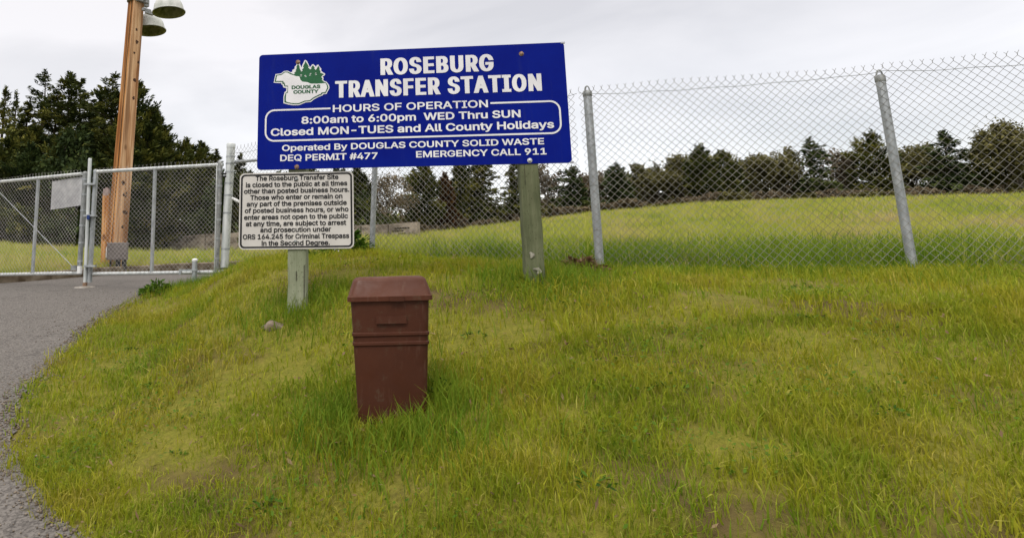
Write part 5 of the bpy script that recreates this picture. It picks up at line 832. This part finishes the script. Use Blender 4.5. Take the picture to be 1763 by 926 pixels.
m_shade_in = simple("mossy_shade_lining", (.10, .12, .03), (.26, .27, .13), 9, .9)
def lamp(px, rim_y, Y, wpx):
    ax = ray(px, rim_y); dd = float((ax * Y) @ fw); R_ = wpx / 2 / FPX * dd; c = ax * Y
    tl = np.array([-.09, .0, 1.0]); tl /= np.linalg.norm(tl)
    prof = [(R_ * 1.0, -.012), (R_ * 1.02, 0), (R_ * .94, .02), (R_ * .915, R_ * .22), (R_ * .86, R_ * .48), (R_ * .72, R_ * .74), (R_ * .5, R_ * .92), (R_ * .22, R_ * 1.02), (R_ * .2, R_ * 1.25), (R_ * .17, R_ * 1.3), (.002, R_ * 1.31)]
    hd = MB(); hd.lathe(c, tl, prof, 28); s_ = hd.build("lamp_shade", m_shade, pole)
    ins = MB(); ins.lathe(c, tl, [(R_ * .99, -.011)] + [(r * .965, h * .95 - .004) for r, h in prof[2:8]] + [(.002, R_ * .96)], 28); ins.build("shade_lining", m_shade_in, s_)
    return c + tl * R_ * 1.2, s_
n1_, s1_ = lamp(290.8, 21.5, 12.9, 55.5); n2_, s2_ = lamp(257.5, 53, 13.75, 55.5)
pc = lambda z: p0 + d * (z - p0[2])
mb = MB()
for a_ in (n1_, n2_):
    z = a_[2] - .02; q = pc(z); mb.path([q, q + (np.array([a_[0], a_[1], z]) - q) * .5 + np.array([0, 0, .05]), np.array([a_[0], a_[1], z])], .022, 8)
for px, py in ((252, 18), (257, 23)):
    q = at(px, py, PY - .1); mb.box(q, e1, e2, (0, 0, 1), (.09, .03, .028)); 
mb.build("lamp_arms", m_galv_dull, pole)
mb = MB(); q = pc(at(238, 3, PY)[2]); mb.box(q - e2 * .16 + e1 * .05, e1, e2, (0, 0, 1), (.13, .05, .05)); band(mb, q, .19, .04); mb.box(q + e1 * .2 + np.array([0, 0, .02]), e1, e2, (0, 0, 1), (.08, .05, .07)); mb.build("bracket", m_galv_dull, pole)
# stub post behind the pole and the service box in front of it
q0, q1 = at(180.5, 452, 13.55), at(183.5, 334, 13.55); q0[2] = lz(q0[0], q0[1]) - .2
stub = thing("stub_post", (q0[0], q0[1], q0[2] + .2), "short rough wooden stub post with a pale cap beside the lamp pole", "post")
mb = MB(); mb.box((q0 + q1) / 2, (1, 0, 0), (0, 1, 0), (q1 - q0) / np.linalg.norm(q1 - q0), (.062, .05, np.linalg.norm(q1 - q0) / 2)); mb.build("post", m_wood_o, stub, False)
mb = MB(); mb.box(q1 + np.array([.0, 0, .035]), (1, 0, 0), (0, 1, 0), (0, 0, 1), (.055, .055, .07)); mb.tube(q1 + np.array([0, 0, .1]), q1 + np.array([0, 0, .13]), .03); mb.build("cap", simple("grey_cap", (.22, .16, .14), (.35, .27, .25), 9, .7), stub)
c_ = at(202.5, 432.5, 12.95); sb = thing("service_box", (c_[0], c_[1], lz(c_[0], c_[1])), "grey brown metal service box at the foot of the lamp pole", "box")
m_box = simple("grey_brown_paint", (.10, .085, .08), (.155, .135, .125), 6, .6)
mb = MB(); f1, f2 = np.array([.985, .17, 0]), np.array([-.17, .985, 0]); loft(mb, c_ - np.array([0, 0, .165]), f1, f2, [(0, .185, .10, .01), (.32, .185, .10, .01), (.328, .178, .094, .01)], 2); mb.build("cabinet", m_box, sb)
mb = MB(); mb.box(c_ - f2 * .103, f1, f2, (0, 0, 1), (.17, .004, .145)); mb.build("door", m_box, sb, False)
mb = MB(); mb.box(c_ - f1 * .195 + np.array([0, 0, -.02]), f1, f2, (0, 0, 1), (.014, .03, .1)); mb.build("pale_side_strip", m_white, sb, False)
mb = MB()
for k in (-.12, .02, .13): mb.tube(c_ + f1 * k + np.array([0, 0, -.16]), (c_[0] + k, c_[1] + .17 * k, lz(c_[0], c_[1]) - .05), .045 if k > -.1 else .02, n=10)
mb.build_each("feeder_pipe", m_black, sb)

# ------------------------------------------------------------------ low concrete wall on the terrace
m_conc = simple("concrete_wall", (.12, .10, .08), (.30, .255, .205), 1.3, .95, .1, stretch=(1, 1, 2.2), lo=.38, hi=.62)
wa, wb = np.array([-12.75, 43.6]), np.array([3.25, 32.4]); wd = (wb - wa) / np.linalg.norm(wb - wa); wn = np.array([wd[1], -wd[0]]); wn = wn if wn[1] < 0 else -wn
wall = thing("concrete_wall", (*((wa + wb) / 2), 1.2), "long low weathered concrete wall at the far edge of the grass", "wall")
mb = MB(); zt0, zt1 = at(265, 408.5, 43.6)[2], at(713, 382.5, 32.4)[2]; Lw = float(np.linalg.norm(wb - wa)); K = 12; V = []
for k in range(K + 1):
    p = wa + wd * Lw * k / K; zt = zt0 + (zt1 - zt0) * k / K + .015 * math.sin(k * 2.7)
    for q, z in ((p, .3), (p, zt), (p - wn * .3, zt), (p - wn * .3, .3)): V.append((q[0], q[1], z))
F_ = [(0, 1, 2, 3), (K * 4 + 3, K * 4 + 2, K * 4 + 1, K * 4)]
for k in range(K): F_ += [(k * 4 + i, k * 4 + 4 + i, k * 4 + 4 + (i + 1) % 4, k * 4 + (i + 1) % 4) for i in range(3)]
mb.put(V, F_); mb.build("wall", m_conc, wall, False)
mb = MB()
for k in range(1, K):
    p = wa + wd * Lw * k / K + wn * .006; mb.box((p[0], p[1], 1.4), (wd[0], wd[1], 0), (wn[0], wn[1], 0), (0, 0, 1), (.02, .008, .72))
mb.build_each("joint", m_crack, wall, False)
mb = MB()
for k, (u, z) in enumerate(((14.6 / 19.5, 0), (14.9 / 19.5, .13), (14.75 / 19.5, -.13))):
    u = 1 - (.6 + .25 * (k % 2)) / Lw * 1.0 - .012; p = wa + wd * Lw * u + wn * .012; zz = zt1 - .25 - .13 * k
    mb.box((p[0], p[1], zz), (wd[0], wd[1], 0), (wn[0], wn[1], 0), (0, 0, 1), (.42 - .1 * k, .01, .03))
mb.build_each("dark_slot", m_crack, wall, False)

# ------------------------------------------------------------------ trees
def leaf_material(name, stops, tr_=.2):
    m, t, b = material(name, .8, .12)
    a = nn(t, 'ShaderNodeAttribute'); a.attribute_name = "tint"; c = ramp(t, a.outputs['Fac'], stops); t.links.new(c, b.inputs['Base Color'])
    tr = nn(t, 'ShaderNodeBsdfTranslucent'); t.links.new(c, tr.inputs['Color']); ms = nn(t, 'ShaderNodeMixShader'); ms.inputs[0].default_value = tr_
    o_ = t.nodes['Material Output']; t.links.new(b.outputs[0], ms.inputs[1]); t.links.new(tr.outputs[0], ms.inputs[2]); t.links.new(ms.outputs[0], o_.inputs['Surface']); return m
m_fir = leaf_material("fir_needles", [(0, (.014, .023, .006)), (.45, (.052, .065, .014)), (.75, (.12, .122, .024)), (1, (.22, .205, .045))])
m_fir_dark = leaf_material("dark_needles", [(0, (.014, .024, .008)), (.5, (.042, .064, .018)), (1, (.11, .13, .035))])
m_olive = leaf_material("olive_leaves", [(0, (.040, .040, .014)), (.5, (.105, .098, .032)), (1, (.20, .18, .065))])
m_brush = leaf_material("brown_twigs", [(0, (.05, .038, .024)), (.5, (.13, .10, .06)), (1, (.24, .195, .12))])
m_rust = leaf_material("rusty_needles", [(0, (.03, .016, .008)), (.5, (.09, .045, .018)), (1, (.15, .085, .03))])
m_bark = simple("bark", (.02, .015, .011), (.07, .055, .042), 9, .95, .1, stretch=(1, 1, .2), bmp=.6)
m_bark_grey = simple("grey_bark", (.06, .052, .04), (.17, .15, .12), 9, .95, .1, stretch=(1, 1, .3), bmp=.5)

def sprays(C, axis_, nrm, ln, wd_):
    """kite shaped sprays of needles or leaves: centre, long axis, normal, length, width"""
    side = np.cross(nrm, axis_); side /= np.linalg.norm(side, axis=1, keepdims=True) + 1e-9
    a = axis_ * ln[:, None]; s = side * wd_[:, None] / 2
    V = np.stack([C - a * .45, C + a * .08 - s, C + a * .55, C + a * .08 + s], 1).reshape(-1, 3)
    F = np.arange(len(C))[:, None] * 4 + np.array([[0, 1, 2, 3]])
    return V, F
def unit(v): return v / (np.linalg.norm(v, axis=-1, keepdims=True) + 1e-9)
def conifer_crown(r, h, R, bare, ln, dens, style, seed_tint=0.0):
    """whorls of boughs on a leader; local coordinates, foot at the origin"""
    zs, azs, Ls, els, tb = [], [], [], [], []
    z = bare * h; step = h * (.030 if style == 'fir' else .024)
    asym = r.uniform(0, 2 * math.pi); gaps = r.uniform(bare, .9, 2)
    while z < h * .985:
        t = (z / h - bare) / (1 - bare); nb = r.integers(4, 8)
        for _ in range(nb):
            az = r.uniform(0, 2 * math.pi)
            prof = (1 - t) ** (.62 if style == 'fir' else .5) * (.45 + .55 * min(1, t / .12)) + .02; prof = min(prof, 1.75 * (1 - t) + .03)
            L = R * prof * r.uniform(.45, 1.18) * (1 + .22 * math.cos(az - asym))
            if min(abs(t - gaps)) < .02: L *= .45
            if r.random() < .06: L *= 1.28
            zs.append(z + r.normal(0, step * .4)); azs.append(az); Ls.append(max(L, .12)); els.append((-.12 + .62 * t + r.normal(0, .10)) if style == 'fir' else (.1 + .55 * t + r.normal(0, .2))); tb.append(r.normal(0, .24))
        z += step * r.uniform(.7, 1.4)
    zs, azs, Ls, els, tb = map(np.array, (zs, azs, Ls, els, tb))
    n = np.maximum(4, (Ls / R * 62 * dens).astype(int) + 4); idx = np.repeat(np.arange(len(zs)), n); M = len(idx)
    s = r.beta(1.5, 1.0, M) if style == 'fir' else r.beta(2.6, 1.0, M)
    L, el = Ls[idx], els[idx]; ca, sa = np.cos(azs[idx]), np.sin(azs[idx])
    lat = r.normal(0, 1, M) * L * .21 * (1.2 - s) + r.normal(0, .05, M)
    if style != 'fir': lat = r.normal(0, .14, M) * L * .9
    rad = L * s; zz = zs[idx] + rad * el - (.16 if style == 'fir' else -.05) * L * s ** 2 + r.normal(0, .055 if style == 'fir' else .10, M) * (ln / .3)
    C = np.stack([ca * rad - sa * lat, sa * rad + ca * lat, zz], -1)
    ax = unit(np.stack([ca * 1.0 - sa * np.sign(lat) * .8, sa + ca * np.sign(lat) * .8, el - .3 * s + (0 if style == 'fir' else .5)], -1) + r.normal(0, .4, (M, 3)))
    nr = unit(np.stack([np.zeros(M), np.zeros(M), np.ones(M)], -1) + r.normal(0, .6, (M, 3)))
    V, F = sprays(C, ax, nr, ln * r.uniform(.6, 1.4, M), ln * .30 * r.uniform(.7, 1.3, M))
    tint = np.clip(.42 + seed_tint + tb[idx] + r.normal(0, .13, M), 0, 1)
    # leader tip
    return V, F, np.repeat(tint, 4), (zs, azs, Ls, els)
def conifer(name, x, y, ztop, R, label, group, bare=.08, ln=.3, dens=1.0, style='fir', mat=None, tint=0.0, seed=1, lean=0.0, limbs=False, zfoot=None):
    r = np.random.default_rng(seed); z0 = lz(x, y) if zfoot is None else zfoot; h = ztop - z0
    root = thing(name, (x, y, z0), label, "tree", group)
    V, F, T, br = conifer_crown(r, h, R, bare, ln, dens, style, tint)
    V[:, 0] += lean * V[:, 2]; V += np.array([x, y, z0])
    link("crown", fast_mesh("crown", V, F, T), mat or m_fir, root, False)
    m = MB(); rb = .018 * h + .03; pts = [np.array([x + lean * q * h + .05 * math.sin(q * 9 + seed), y, z0 - .2 + q * (h + .2)]) for q in (0, .12, .3, .5, .7, .85, .98)]
    for i, (a, b_) in enumerate(zip(pts[:-1], pts[1:])):
        qa, qb = (0, .12, .3, .5, .7, .85, .98)[i:i + 2]; m.tube(a, b_, rb * (1 - qa) + .012, rb * (1 - qb) + .012, n=9)
    zs, azs, Ls, els = br
    for i in range(0, len(zs), 3 if limbs else 5):
        a = np.array([x + lean * zs[i], y, z0 + zs[i]]); e_ = a + np.array([math.cos(azs[i]), math.sin(azs[i]), els[i] - .1]) * Ls[i] * .85
        m.tube(a, e_, .012 * Ls[i] + .012, .006, n=5, caps=False)
    m.build("trunk", m_bark, root); return root
def broad(name, x, y, ztop, R, label, group, mat, ln=.3, leaves=60, seed=1, bark=None, twiggy=False, zfoot=None, low=.12, cat="tree", tint=0.0, rise=(.25, .62)):
    """spreading tree or scrub: limbs that fork, leaf clusters at the twig ends"""
    r = np.random.default_rng(seed); z0 = lz(x, y) if zfoot is None else zfoot; h = ztop - z0
    root = thing(name, (x, y, z0), label, cat, group); m = MB(); ends = []
    base = np.array([x, y, z0 - .15]); fork = np.array([x + r.normal(0, .04) * h, y, z0 + h * low]); m.tube(base, fork, .024 * h + .02, .018 * h + .015, n=8)
    for i in range(int(r.integers(6, 9))):
        a = r.uniform(0, 2 * math.pi); e_ = fork + np.array([math.cos(a) * R * r.uniform(.15, .62), math.sin(a) * R * r.uniform(.15, .62), h * r.uniform(*rise)]); m.tube(fork, e_, .011 * h, .006 * h, n=6, caps=False)
        for j in range(int(r.integers(4, 7))):
            b_ = e_ + np.array([r.normal(0, .30) * R, r.normal(0, .30) * R, h * r.uniform(-.12, .30)]); b_[2] = min(b_[2], z0 + h * (.98 - .25 * (math.hypot(b_[0] - x, b_[1] - y) / R) ** 2)); m.tube(e_, b_, .006 * h, .003 * h, n=5, caps=False)
            for k in range(4):
                c_ = b_ + np.array([r.normal(0, .15) * R, r.normal(0, .15) * R, h * r.uniform(-.08, .13)]); c_[2] = min(c_[2], z0 + h); m.tube(b_, c_, .0028 * h, .0012 * h, n=4, caps=False); ends.append(c_)
                if twiggy:
                    for _ in range(5):
                        d_ = c_ + np.array([r.normal(0, .09) * R, r.normal(0, .09) * R, h * r.uniform(-.02, .09)]); m.tube(c_, d_, .0014 * h, .0006 * h, n=3, caps=False)
    m.build("trunk", bark or m_bark_grey, root)
    E_ = np.array(ends); n = len(E_); idx = np.repeat(np.arange(n), leaves); M = len(idx); tb = r.normal(0, .16, n)
    C = E_[idx] + r.normal(0, 1, (M, 3)) * np.array([.095 * R, .095 * R, .055 * h]); C[:, 2] = np.maximum(C[:, 2], z0 + .05)
    V, F = sprays(C, unit(r.normal(0, 1, (M, 3))), unit(r.normal(0, 1, (M, 3)) + np.array([0, 0, .6])), ln * r.uniform(.5, 1.4, M), ln * .6 * r.uniform(.6, 1.3, M))
    link("crown", fast_mesh("crown", V, F, np.repeat(np.clip(.45 + tint + tb[idx] + r.normal(0, .15, M), 0, 1), 4)), mat, root, False); return root
def px_tree(fn, name, px, top, Y, wpx, label, group, **kw):
    """a tree at depth Y whose top and half width are given in photo pixels"""
    p = at(px, top, Y); dep = float(p @ fw); return fn(name, p[0], Y, p[2], wpx / FPX * dep, label, group, **kw)

GL = "tall evergreens of the stand behind the gate"
px_tree(conifer, "pine_tree", 11, 150, 50, 33, "thin sparse pine with a bare trunk at the left end of the stand", GL, bare=.32, ln=.32, dens=.55, style='pine', seed=11, tint=.05, limbs=True)
px_tree(conifer, "fir_tree", 29, 157, 52, 28, "thin twin fir leaning beside the sparse pine at the left end", GL, bare=.25, ln=.3, dens=.5, style='pine', seed=12, tint=.05, limbs=True)
px_tree(conifer, "fir_tree", 79, 124, 46, 100, "tall fir with an open feathery top, between sparse pine and darkest fir", GL, bare=.05, ln=.34, dens=2.0, seed=13, tint=.02)
px_tree(conifer, "fir_tree", 121, 119, 43, 93, "tallest and darkest fir of the stand behind the gate", GL, bare=.05, ln=.34, dens=2.0, seed=14, tint=-.04)
px_tree(conifer, "fir_tree", 141, 130, 47, 67, "fir whose tip shows just right of the darkest fir", GL, bare=.05, ln=.34, dens=2.0, seed=15, tint=-.02)
px_tree(conifer, "pine_tree", 197, 124, 42, 90, "broad dark pine directly behind the wooden lamp pole", GL, bare=.05, ln=.34, dens=2.0, seed=16, tint=0)
px_tree(conifer, "pine_tree", 240, 142, 40, 62, "dark pine showing its crown right of the wooden lamp pole", GL, bare=.04, ln=.32, dens=1.5, style='pine', seed=17, tint=-.02)
px_tree(conifer, "pine_tree", 270, 186, 41, 59, "bushy pine with a broad rounded side at the right end of the tall stand", GL, bare=.03, ln=.33, dens=1.5, style='pine', seed=18, tint=.02)
for i, (px, top, Y, w, st) in enumerate(((50, 172, 45.5, 56, 'fir'), (100, 150, 44.5, 62, 'fir'), (160, 168, 44.0, 60, 'fir'), (178, 150, 45.5, 52, 'pine'), (216, 150, 43.0, 56, 'fir'), (222, 196, 40.5, 52, 'pine'), (256, 205, 39.5, 50, 'pine'), (284, 222, 42.5, 44, 'pine'), (64, 215, 42.5, 56, 'pine'), (118, 218, 41, 60, 'pine'), (26, 232, 44, 52, 'pine'))):
    px_tree(conifer, "evergreen_tree", px, top, Y, w, "evergreen filling the body of the tall dense stand behind the gate", GL, bare=.02, ln=.34, dens=1.7, style=st, seed=130 + i, tint=(-.08, .04, -.03)[i % 3])
GM = "smaller evergreens between the tall stand and the blue sign"
px_tree(conifer, "pine_tree", 321, 240, 52, 62, "olive rounded pine lower than the tall stand, left of the gate post", GM, bare=.03, ln=.38, dens=1.5, style='pine', seed=21, tint=.08)
px_tree(conifer, "fir_tree", 372, 252, 56, 36, "small dark fir tip just left of the tall gate post", GM, bare=.05, ln=.36, dens=1.2, seed=22)
px_tree(conifer, "pine_tree", 349, 246, 54, 48, "dark bushy pine filling the gap between olive pine and small fir tip", GM, bare=.03, ln=.36, dens=1.4, style='pine', seed=24, tint=-.02)
px_tree(conifer, "fir_tree", 414, 262, 56, 30, "small pointed fir between the tall gate post and the blue sign", GM, bare=.05, ln=.36, dens=1.2, seed=23)
GU = "dense dark undergrowth behind the gates"
for i, (px, top, Y, w) in enumerate(((-60, 200, 47, 60), (-25, 260, 44, 50), (20, 262, 41, 44), (55, 250, 40.5, 42), (95, 262, 39.5, 40), (140, 240, 39.5, 44), (172, 268, 38.8, 36), (232, 255, 38.5, 40), (285, 275, 42, 36), (300, 300, 44.5, 34), (345, 292, 47, 40), (385, 300, 48, 36), (430, 298, 49, 40), (480, 300, 46, 42), (530, 292, 44, 42), (578, 290, 42, 36), (616, 286, 41, 30))):
    if px >= 285: Y = 34.675 / (1 + .7 * ray(px, 400)[0]) + 5 + (i % 3)
    px_tree(broad if i % 3 == 2 else conifer, "evergreen_tree", px, top, Y, w, "low dense evergreen of the dark undergrowth behind the gates and the wall", GU, seed=40 + i, ln=.30, mat=m_fir_dark if i % 2 else m_fir,
            **({'leaves': 60, 'low': .06, 'tint': -.1} if i % 3 == 2 else {'bare': .0, 'dens': 1.5, 'style': 'pine', 'tint': -.1}))
GS = "dark shrubs along the foot of the stand behind the gates"
for i, px in enumerate(range(-80, 640, 24)):
    Y = 39.0 + (4 if px > 250 else 0) + 1.2 * math.sin(i * 2.1) - (3 if px > 520 else 0); 
    if 262 < px < 720: Y = 34.675 / (1 + .7 * ray(px, 400)[0]) + 3.5 + 1.0 * math.sin(i)
    a = ray(px, 410)[0]; r = np.random.default_rng(700 + i)
    broad("evergreen_shrub", a * Y, Y, lz(a * Y, Y) + r.uniform(1.6, 3.2), r.uniform(1.2, 1.7), "dark leafy shrub at the foot of the stand behind the gates", GS, m_fir if i % 2 else m_fir_dark, ln=.28, leaves=22, seed=700 + i, cat="shrub", low=.04, tint=-.05, rise=(.02, .5))
GR = "trees along the crest of the meadow"
px_tree(broad, "bare_tree", 664, 306, 52, 44, "bare brown tree behind the wall, right of the fence post under the blue sign", GR, mat=m_brush, leaves=16, ln=.22, seed=61, twiggy=True)
px_tree(conifer, "pine_tree", 728, 281, 60, 38, "dark pine above the right end of the concrete wall", GR, bare=.12, ln=.42, dens=1.1, style='pine', seed=62)
px_tree(conifer, "dying_fir", 766, 300, 62, 24, "reddish brown half dead fir among green ones", GR, bare=.05, ln=.4, dens=.8, style='pine', seed=63, mat=m_rust)
px_tree(conifer, "pine_tree", 790, 268, 66, 34, "tall dark pine right of the reddish dying fir", GR, bare=.06, ln=.42, dens=1.2, style='pine', seed=64, tint=.06)
px_tree(conifer, "pine_tree", 827, 262, 66, 42, "broad dark pine whose top is hidden by the lower edge of the blue sign", GR, bare=.05, ln=.42, dens=1.4, style='fir', seed=65, tint=.06)
px_tree(conifer, "fir_tree", 884, 280, 68, 46, "dark fir just left of the right sign post", GR, bare=.03, ln=.42, dens=1.3, style='fir', seed=66, tint=.06)
px_tree(broad, "bare_tree", 944, 286, 72, 34, "thin bare brown tree right of the right sign post", GR, mat=m_brush, leaves=14, ln=.3, seed=67, twiggy=True)
px_tree(conifer, "fir_tree", 985, 287, 70, 44, "dense dark cone shaped fir left of the leaning fence post", GR, bare=.0, ln=.42, dens=1.6, style='fir', seed=68, mat=m_fir_dark)
px_tree(broad, "bare_tree", 1022, 296, 76, 26, "thin brown tree straight behind the leaning fence post", GR, mat=m_brush, leaves=22, ln=.34, seed=69, twiggy=True)
px_tree(conifer, "fir_tree", 1061, 282, 72, 42, "dark fir standing clear to the right of the leaning fence post", GR, bare=.0, ln=.42, dens=1.5, style='fir', seed=70, mat=m_fir_dark)
lab = ["olive brown bushy tree next to the dark fir on the crest", "rounded olive brown tree in the middle of the crest thicket", "taller olive brown tree of the crest thicket"]
for i, (px, top, Y, w) in enumerate(((1098, 290, 74, 34), (1134, 284, 75, 36), (1170, 277, 76, 36))):
    px_tree(broad, "scrub_oak", px, top, Y, w, lab[i], GR, mat=m_olive, leaves=46, ln=.36, seed=80 + i, twiggy=True)
px_tree(conifer, "pine_tree", 1202, 252, 72, 34, "dark green pine rising above the olive brown crest thicket", GR, bare=.1, ln=.42, dens=1.3, style='pine', seed=84, tint=.03)
lab = ["dark pine", "olive brown oak", "olive brown oak", "dark fir", "bare brown tree", "dark pine", "olive brown oak", "dark fir"]
for i, (px, top, Y, w) in enumerate(((1245, 262, 72, 34), (1290, 272, 74, 40), (1345, 262, 75, 40), (1392, 238, 72, 38), (1442, 262, 74, 34), (1500, 232, 70, 44), (1566, 258, 70, 44), (1622, 226, 66, 42), (1684, 248, 66, 46), (1740, 222, 62, 46), (1800, 240, 62, 46))):
    L = "%s on the crest, %s tree to the right of the tall crest pine" % (lab[i % 8], "first second third fourth fifth sixth seventh eighth ninth tenth eleventh".split()[i])
    k = i % 8
    if k in (1, 2, 6): px_tree(broad, "scrub_oak", px, top, Y, w, L, GR, mat=m_olive, leaves=46, ln=.36, seed=90 + i, twiggy=True)
    elif k == 4: px_tree(broad, "bare_tree", px, top, Y, w, L, GR, mat=m_brush, leaves=18, ln=.34, seed=90 + i, twiggy=True)
    else: px_tree(conifer, "pine_tree" if k in (0, 5) else "fir_tree", px, top, Y, w * 1.1, L, GR, bare=.04, ln=.42, dens=1.3, style='pine' if k in (0, 5) else 'fir', mat=m_fir_dark if k in (3, 7) else m_fir, seed=90 + i, tint=.06)
GB = "brown brush along the foot of the crest trees"
for i, px in enumerate(list(range(640, 1010, 30)) + list(range(1010, 1800, 42))):
    Y = 58 + 10 * min(1, (px - 640) / 300.0) - (6 if px > 1500 else 0); a = ray(px, 380)[0]; hz = float(land(a * Y, Y)); r = np.random.default_rng(300 + i)
    broad("brush", a * Y, Y + r.uniform(-2, 2), hz + r.uniform(.5, 1.5), r.uniform(.9, 1.9), "low brown leafless brush below the crest trees", GB, (m_brush, m_olive, m_brush)[i % 3], ln=.3, leaves=26, seed=300 + i, twiggy=False, cat="shrub", low=.04, rise=(.02, .5))
    Y2 = Y + 9; hz = float(land(a * Y2, Y2)); broad("brush", (a + .012) * Y2, Y2, hz + r.uniform(1.6, 3.0), r.uniform(2.0, 2.8), "low brown leafless brush below the crest trees", GB, (m_olive, m_brush)[i % 2], ln=.36, leaves=26, seed=500 + i, cat="shrub", low=.04, rise=(.02, .5))

# ------------------------------------------------------------------ weeds and litter in the grass
m_weed = leaf_material("weed_leaves", [(0, (.020, .050, .005)), (.5, (.045, .105, .008)), (1, (.10, .17, .014))], .25)
def weed(x, y, R, h, n, label, seed, group=None, mat=None, name="weed"):
    r = np.random.default_rng(seed); z0 = lz(x, y); az = r.uniform(0, 2 * math.pi, n); q = r.uniform(.1, 1, n) ** .6
    C = np.stack([x + np.cos(az) * R * q, y + np.sin(az) * R * q, z0 + h * (1.05 - q) * r.uniform(.4, 1.1, n) + .02], -1)
    ax = unit(np.stack([np.cos(az), np.sin(az), .9 - q], -1) + r.normal(0, .35, (n, 3))); nr = unit(np.array([0, 0, 1.0]) + r.normal(0, .5, (n, 3)))
    V, F = sprays(C, ax, nr, R * .42 * r.uniform(.5, 1.3, n), R * .14 * r.uniform(.6, 1.4, n))
    o = link(name, fast_mesh(name, V, F, np.repeat(np.clip(r.normal(.5, .25, n), 0, 1), 4)), mat or m_weed, None, False)
    o.data.polygons.foreach_set("use_smooth", np.zeros(len(F), bool)); return tag(o, label, "weed", group)
q = at(278, 489, 9.0); weed(-2.52, 8.93, .24, .20, 260, "leafy dark green weed where the driveway meets the grass bank", 1)
q = at(600, 446, 7.9); weed(q[0], 7.75, .26, .36, 420, "bushy dark green weed in front of the fence, right of the notice sign", 2)
q = at(628, 443, 7.9); weed(q[0] - .02, 7.74, .16, .28, 200, "smaller green weed at the foot of the fence post under the blue sign", 3)
q = at(538, 445, 8.3); weed(q[0], 7.95, .22, .30, 240, "green weed half hidden behind the left wooden sign post", 4)
weed(.46, 3.58, .07, .12, 60, "small dark green weed beside the brown plastic box", 5)
for i, (x, y) in enumerate(((-.9, 3.6), (-1.3, 4.6), (.9, 2.7), (1.5, 3.3), (2.2, 2.9), (.75, 4.2), (-.35, 3.0), (2.6, 3.9), (1.9, 4.4), (3.1, 4.7), (-1.9, 5.9), (.1, 2.55))):
    weed(x, y, .07 + .012 * (i % 4), .035, 26, "flat rosette of a broad leaved weed in the short turf", 60 + i, "weed rosettes in the turf", name="weed")
m_dead = leaf_material("dead_leaves", [(0, (.05, .025, .015)), (.5, (.14, .08, .045)), (1, (.26, .17, .10))])
q = at(790, 458, 6.9); weed(q[0], 6.85, .12, .09, 70, "dry brown dead weed lying at the foot of the fence", 6, mat=m_dead, name="dead_weed")
q = at(985, 465, 6.2); weed(q[0], 6.0, .22, .15, 260, "dark matted dead plants between the right sign post and the leaning fence post", 7, mat=m_dead, name="dead_weed")
m_stone = simple("stone", (.10, .075, .055), (.24, .19, .145), 14, .95, bmp=.5)
def stone(x, y, s, label, seed):
    bm = __import__('bmesh').new(); __import__('bmesh').ops.create_icosphere(bm, subdivisions=3, radius=1); r = np.random.default_rng(seed); k = r.normal(0, 1, (4, 3))
    for v in bm.verts:
        c = np.array(v.co); f = 1 + .10 * sum(math.sin(float(c @ q_) * 1.8 + i) for i, q_ in enumerate(k)); v.co = Vector((c[0] * s * f * 1.3 + x, c[1] * s * f + y, c[2] * s * f * .65 + lz(x, y)))
    me = bpy.data.meshes.new("stone"); bm.to_mesh(me); bm.free(); o = link("stone", me, m_stone); return tag(o, label, "stone")
q = at(474, 506, 5.0); stone(-.57, 5.06, .065, "flat brown stone in the grass beside the foot of the left sign post", 3)
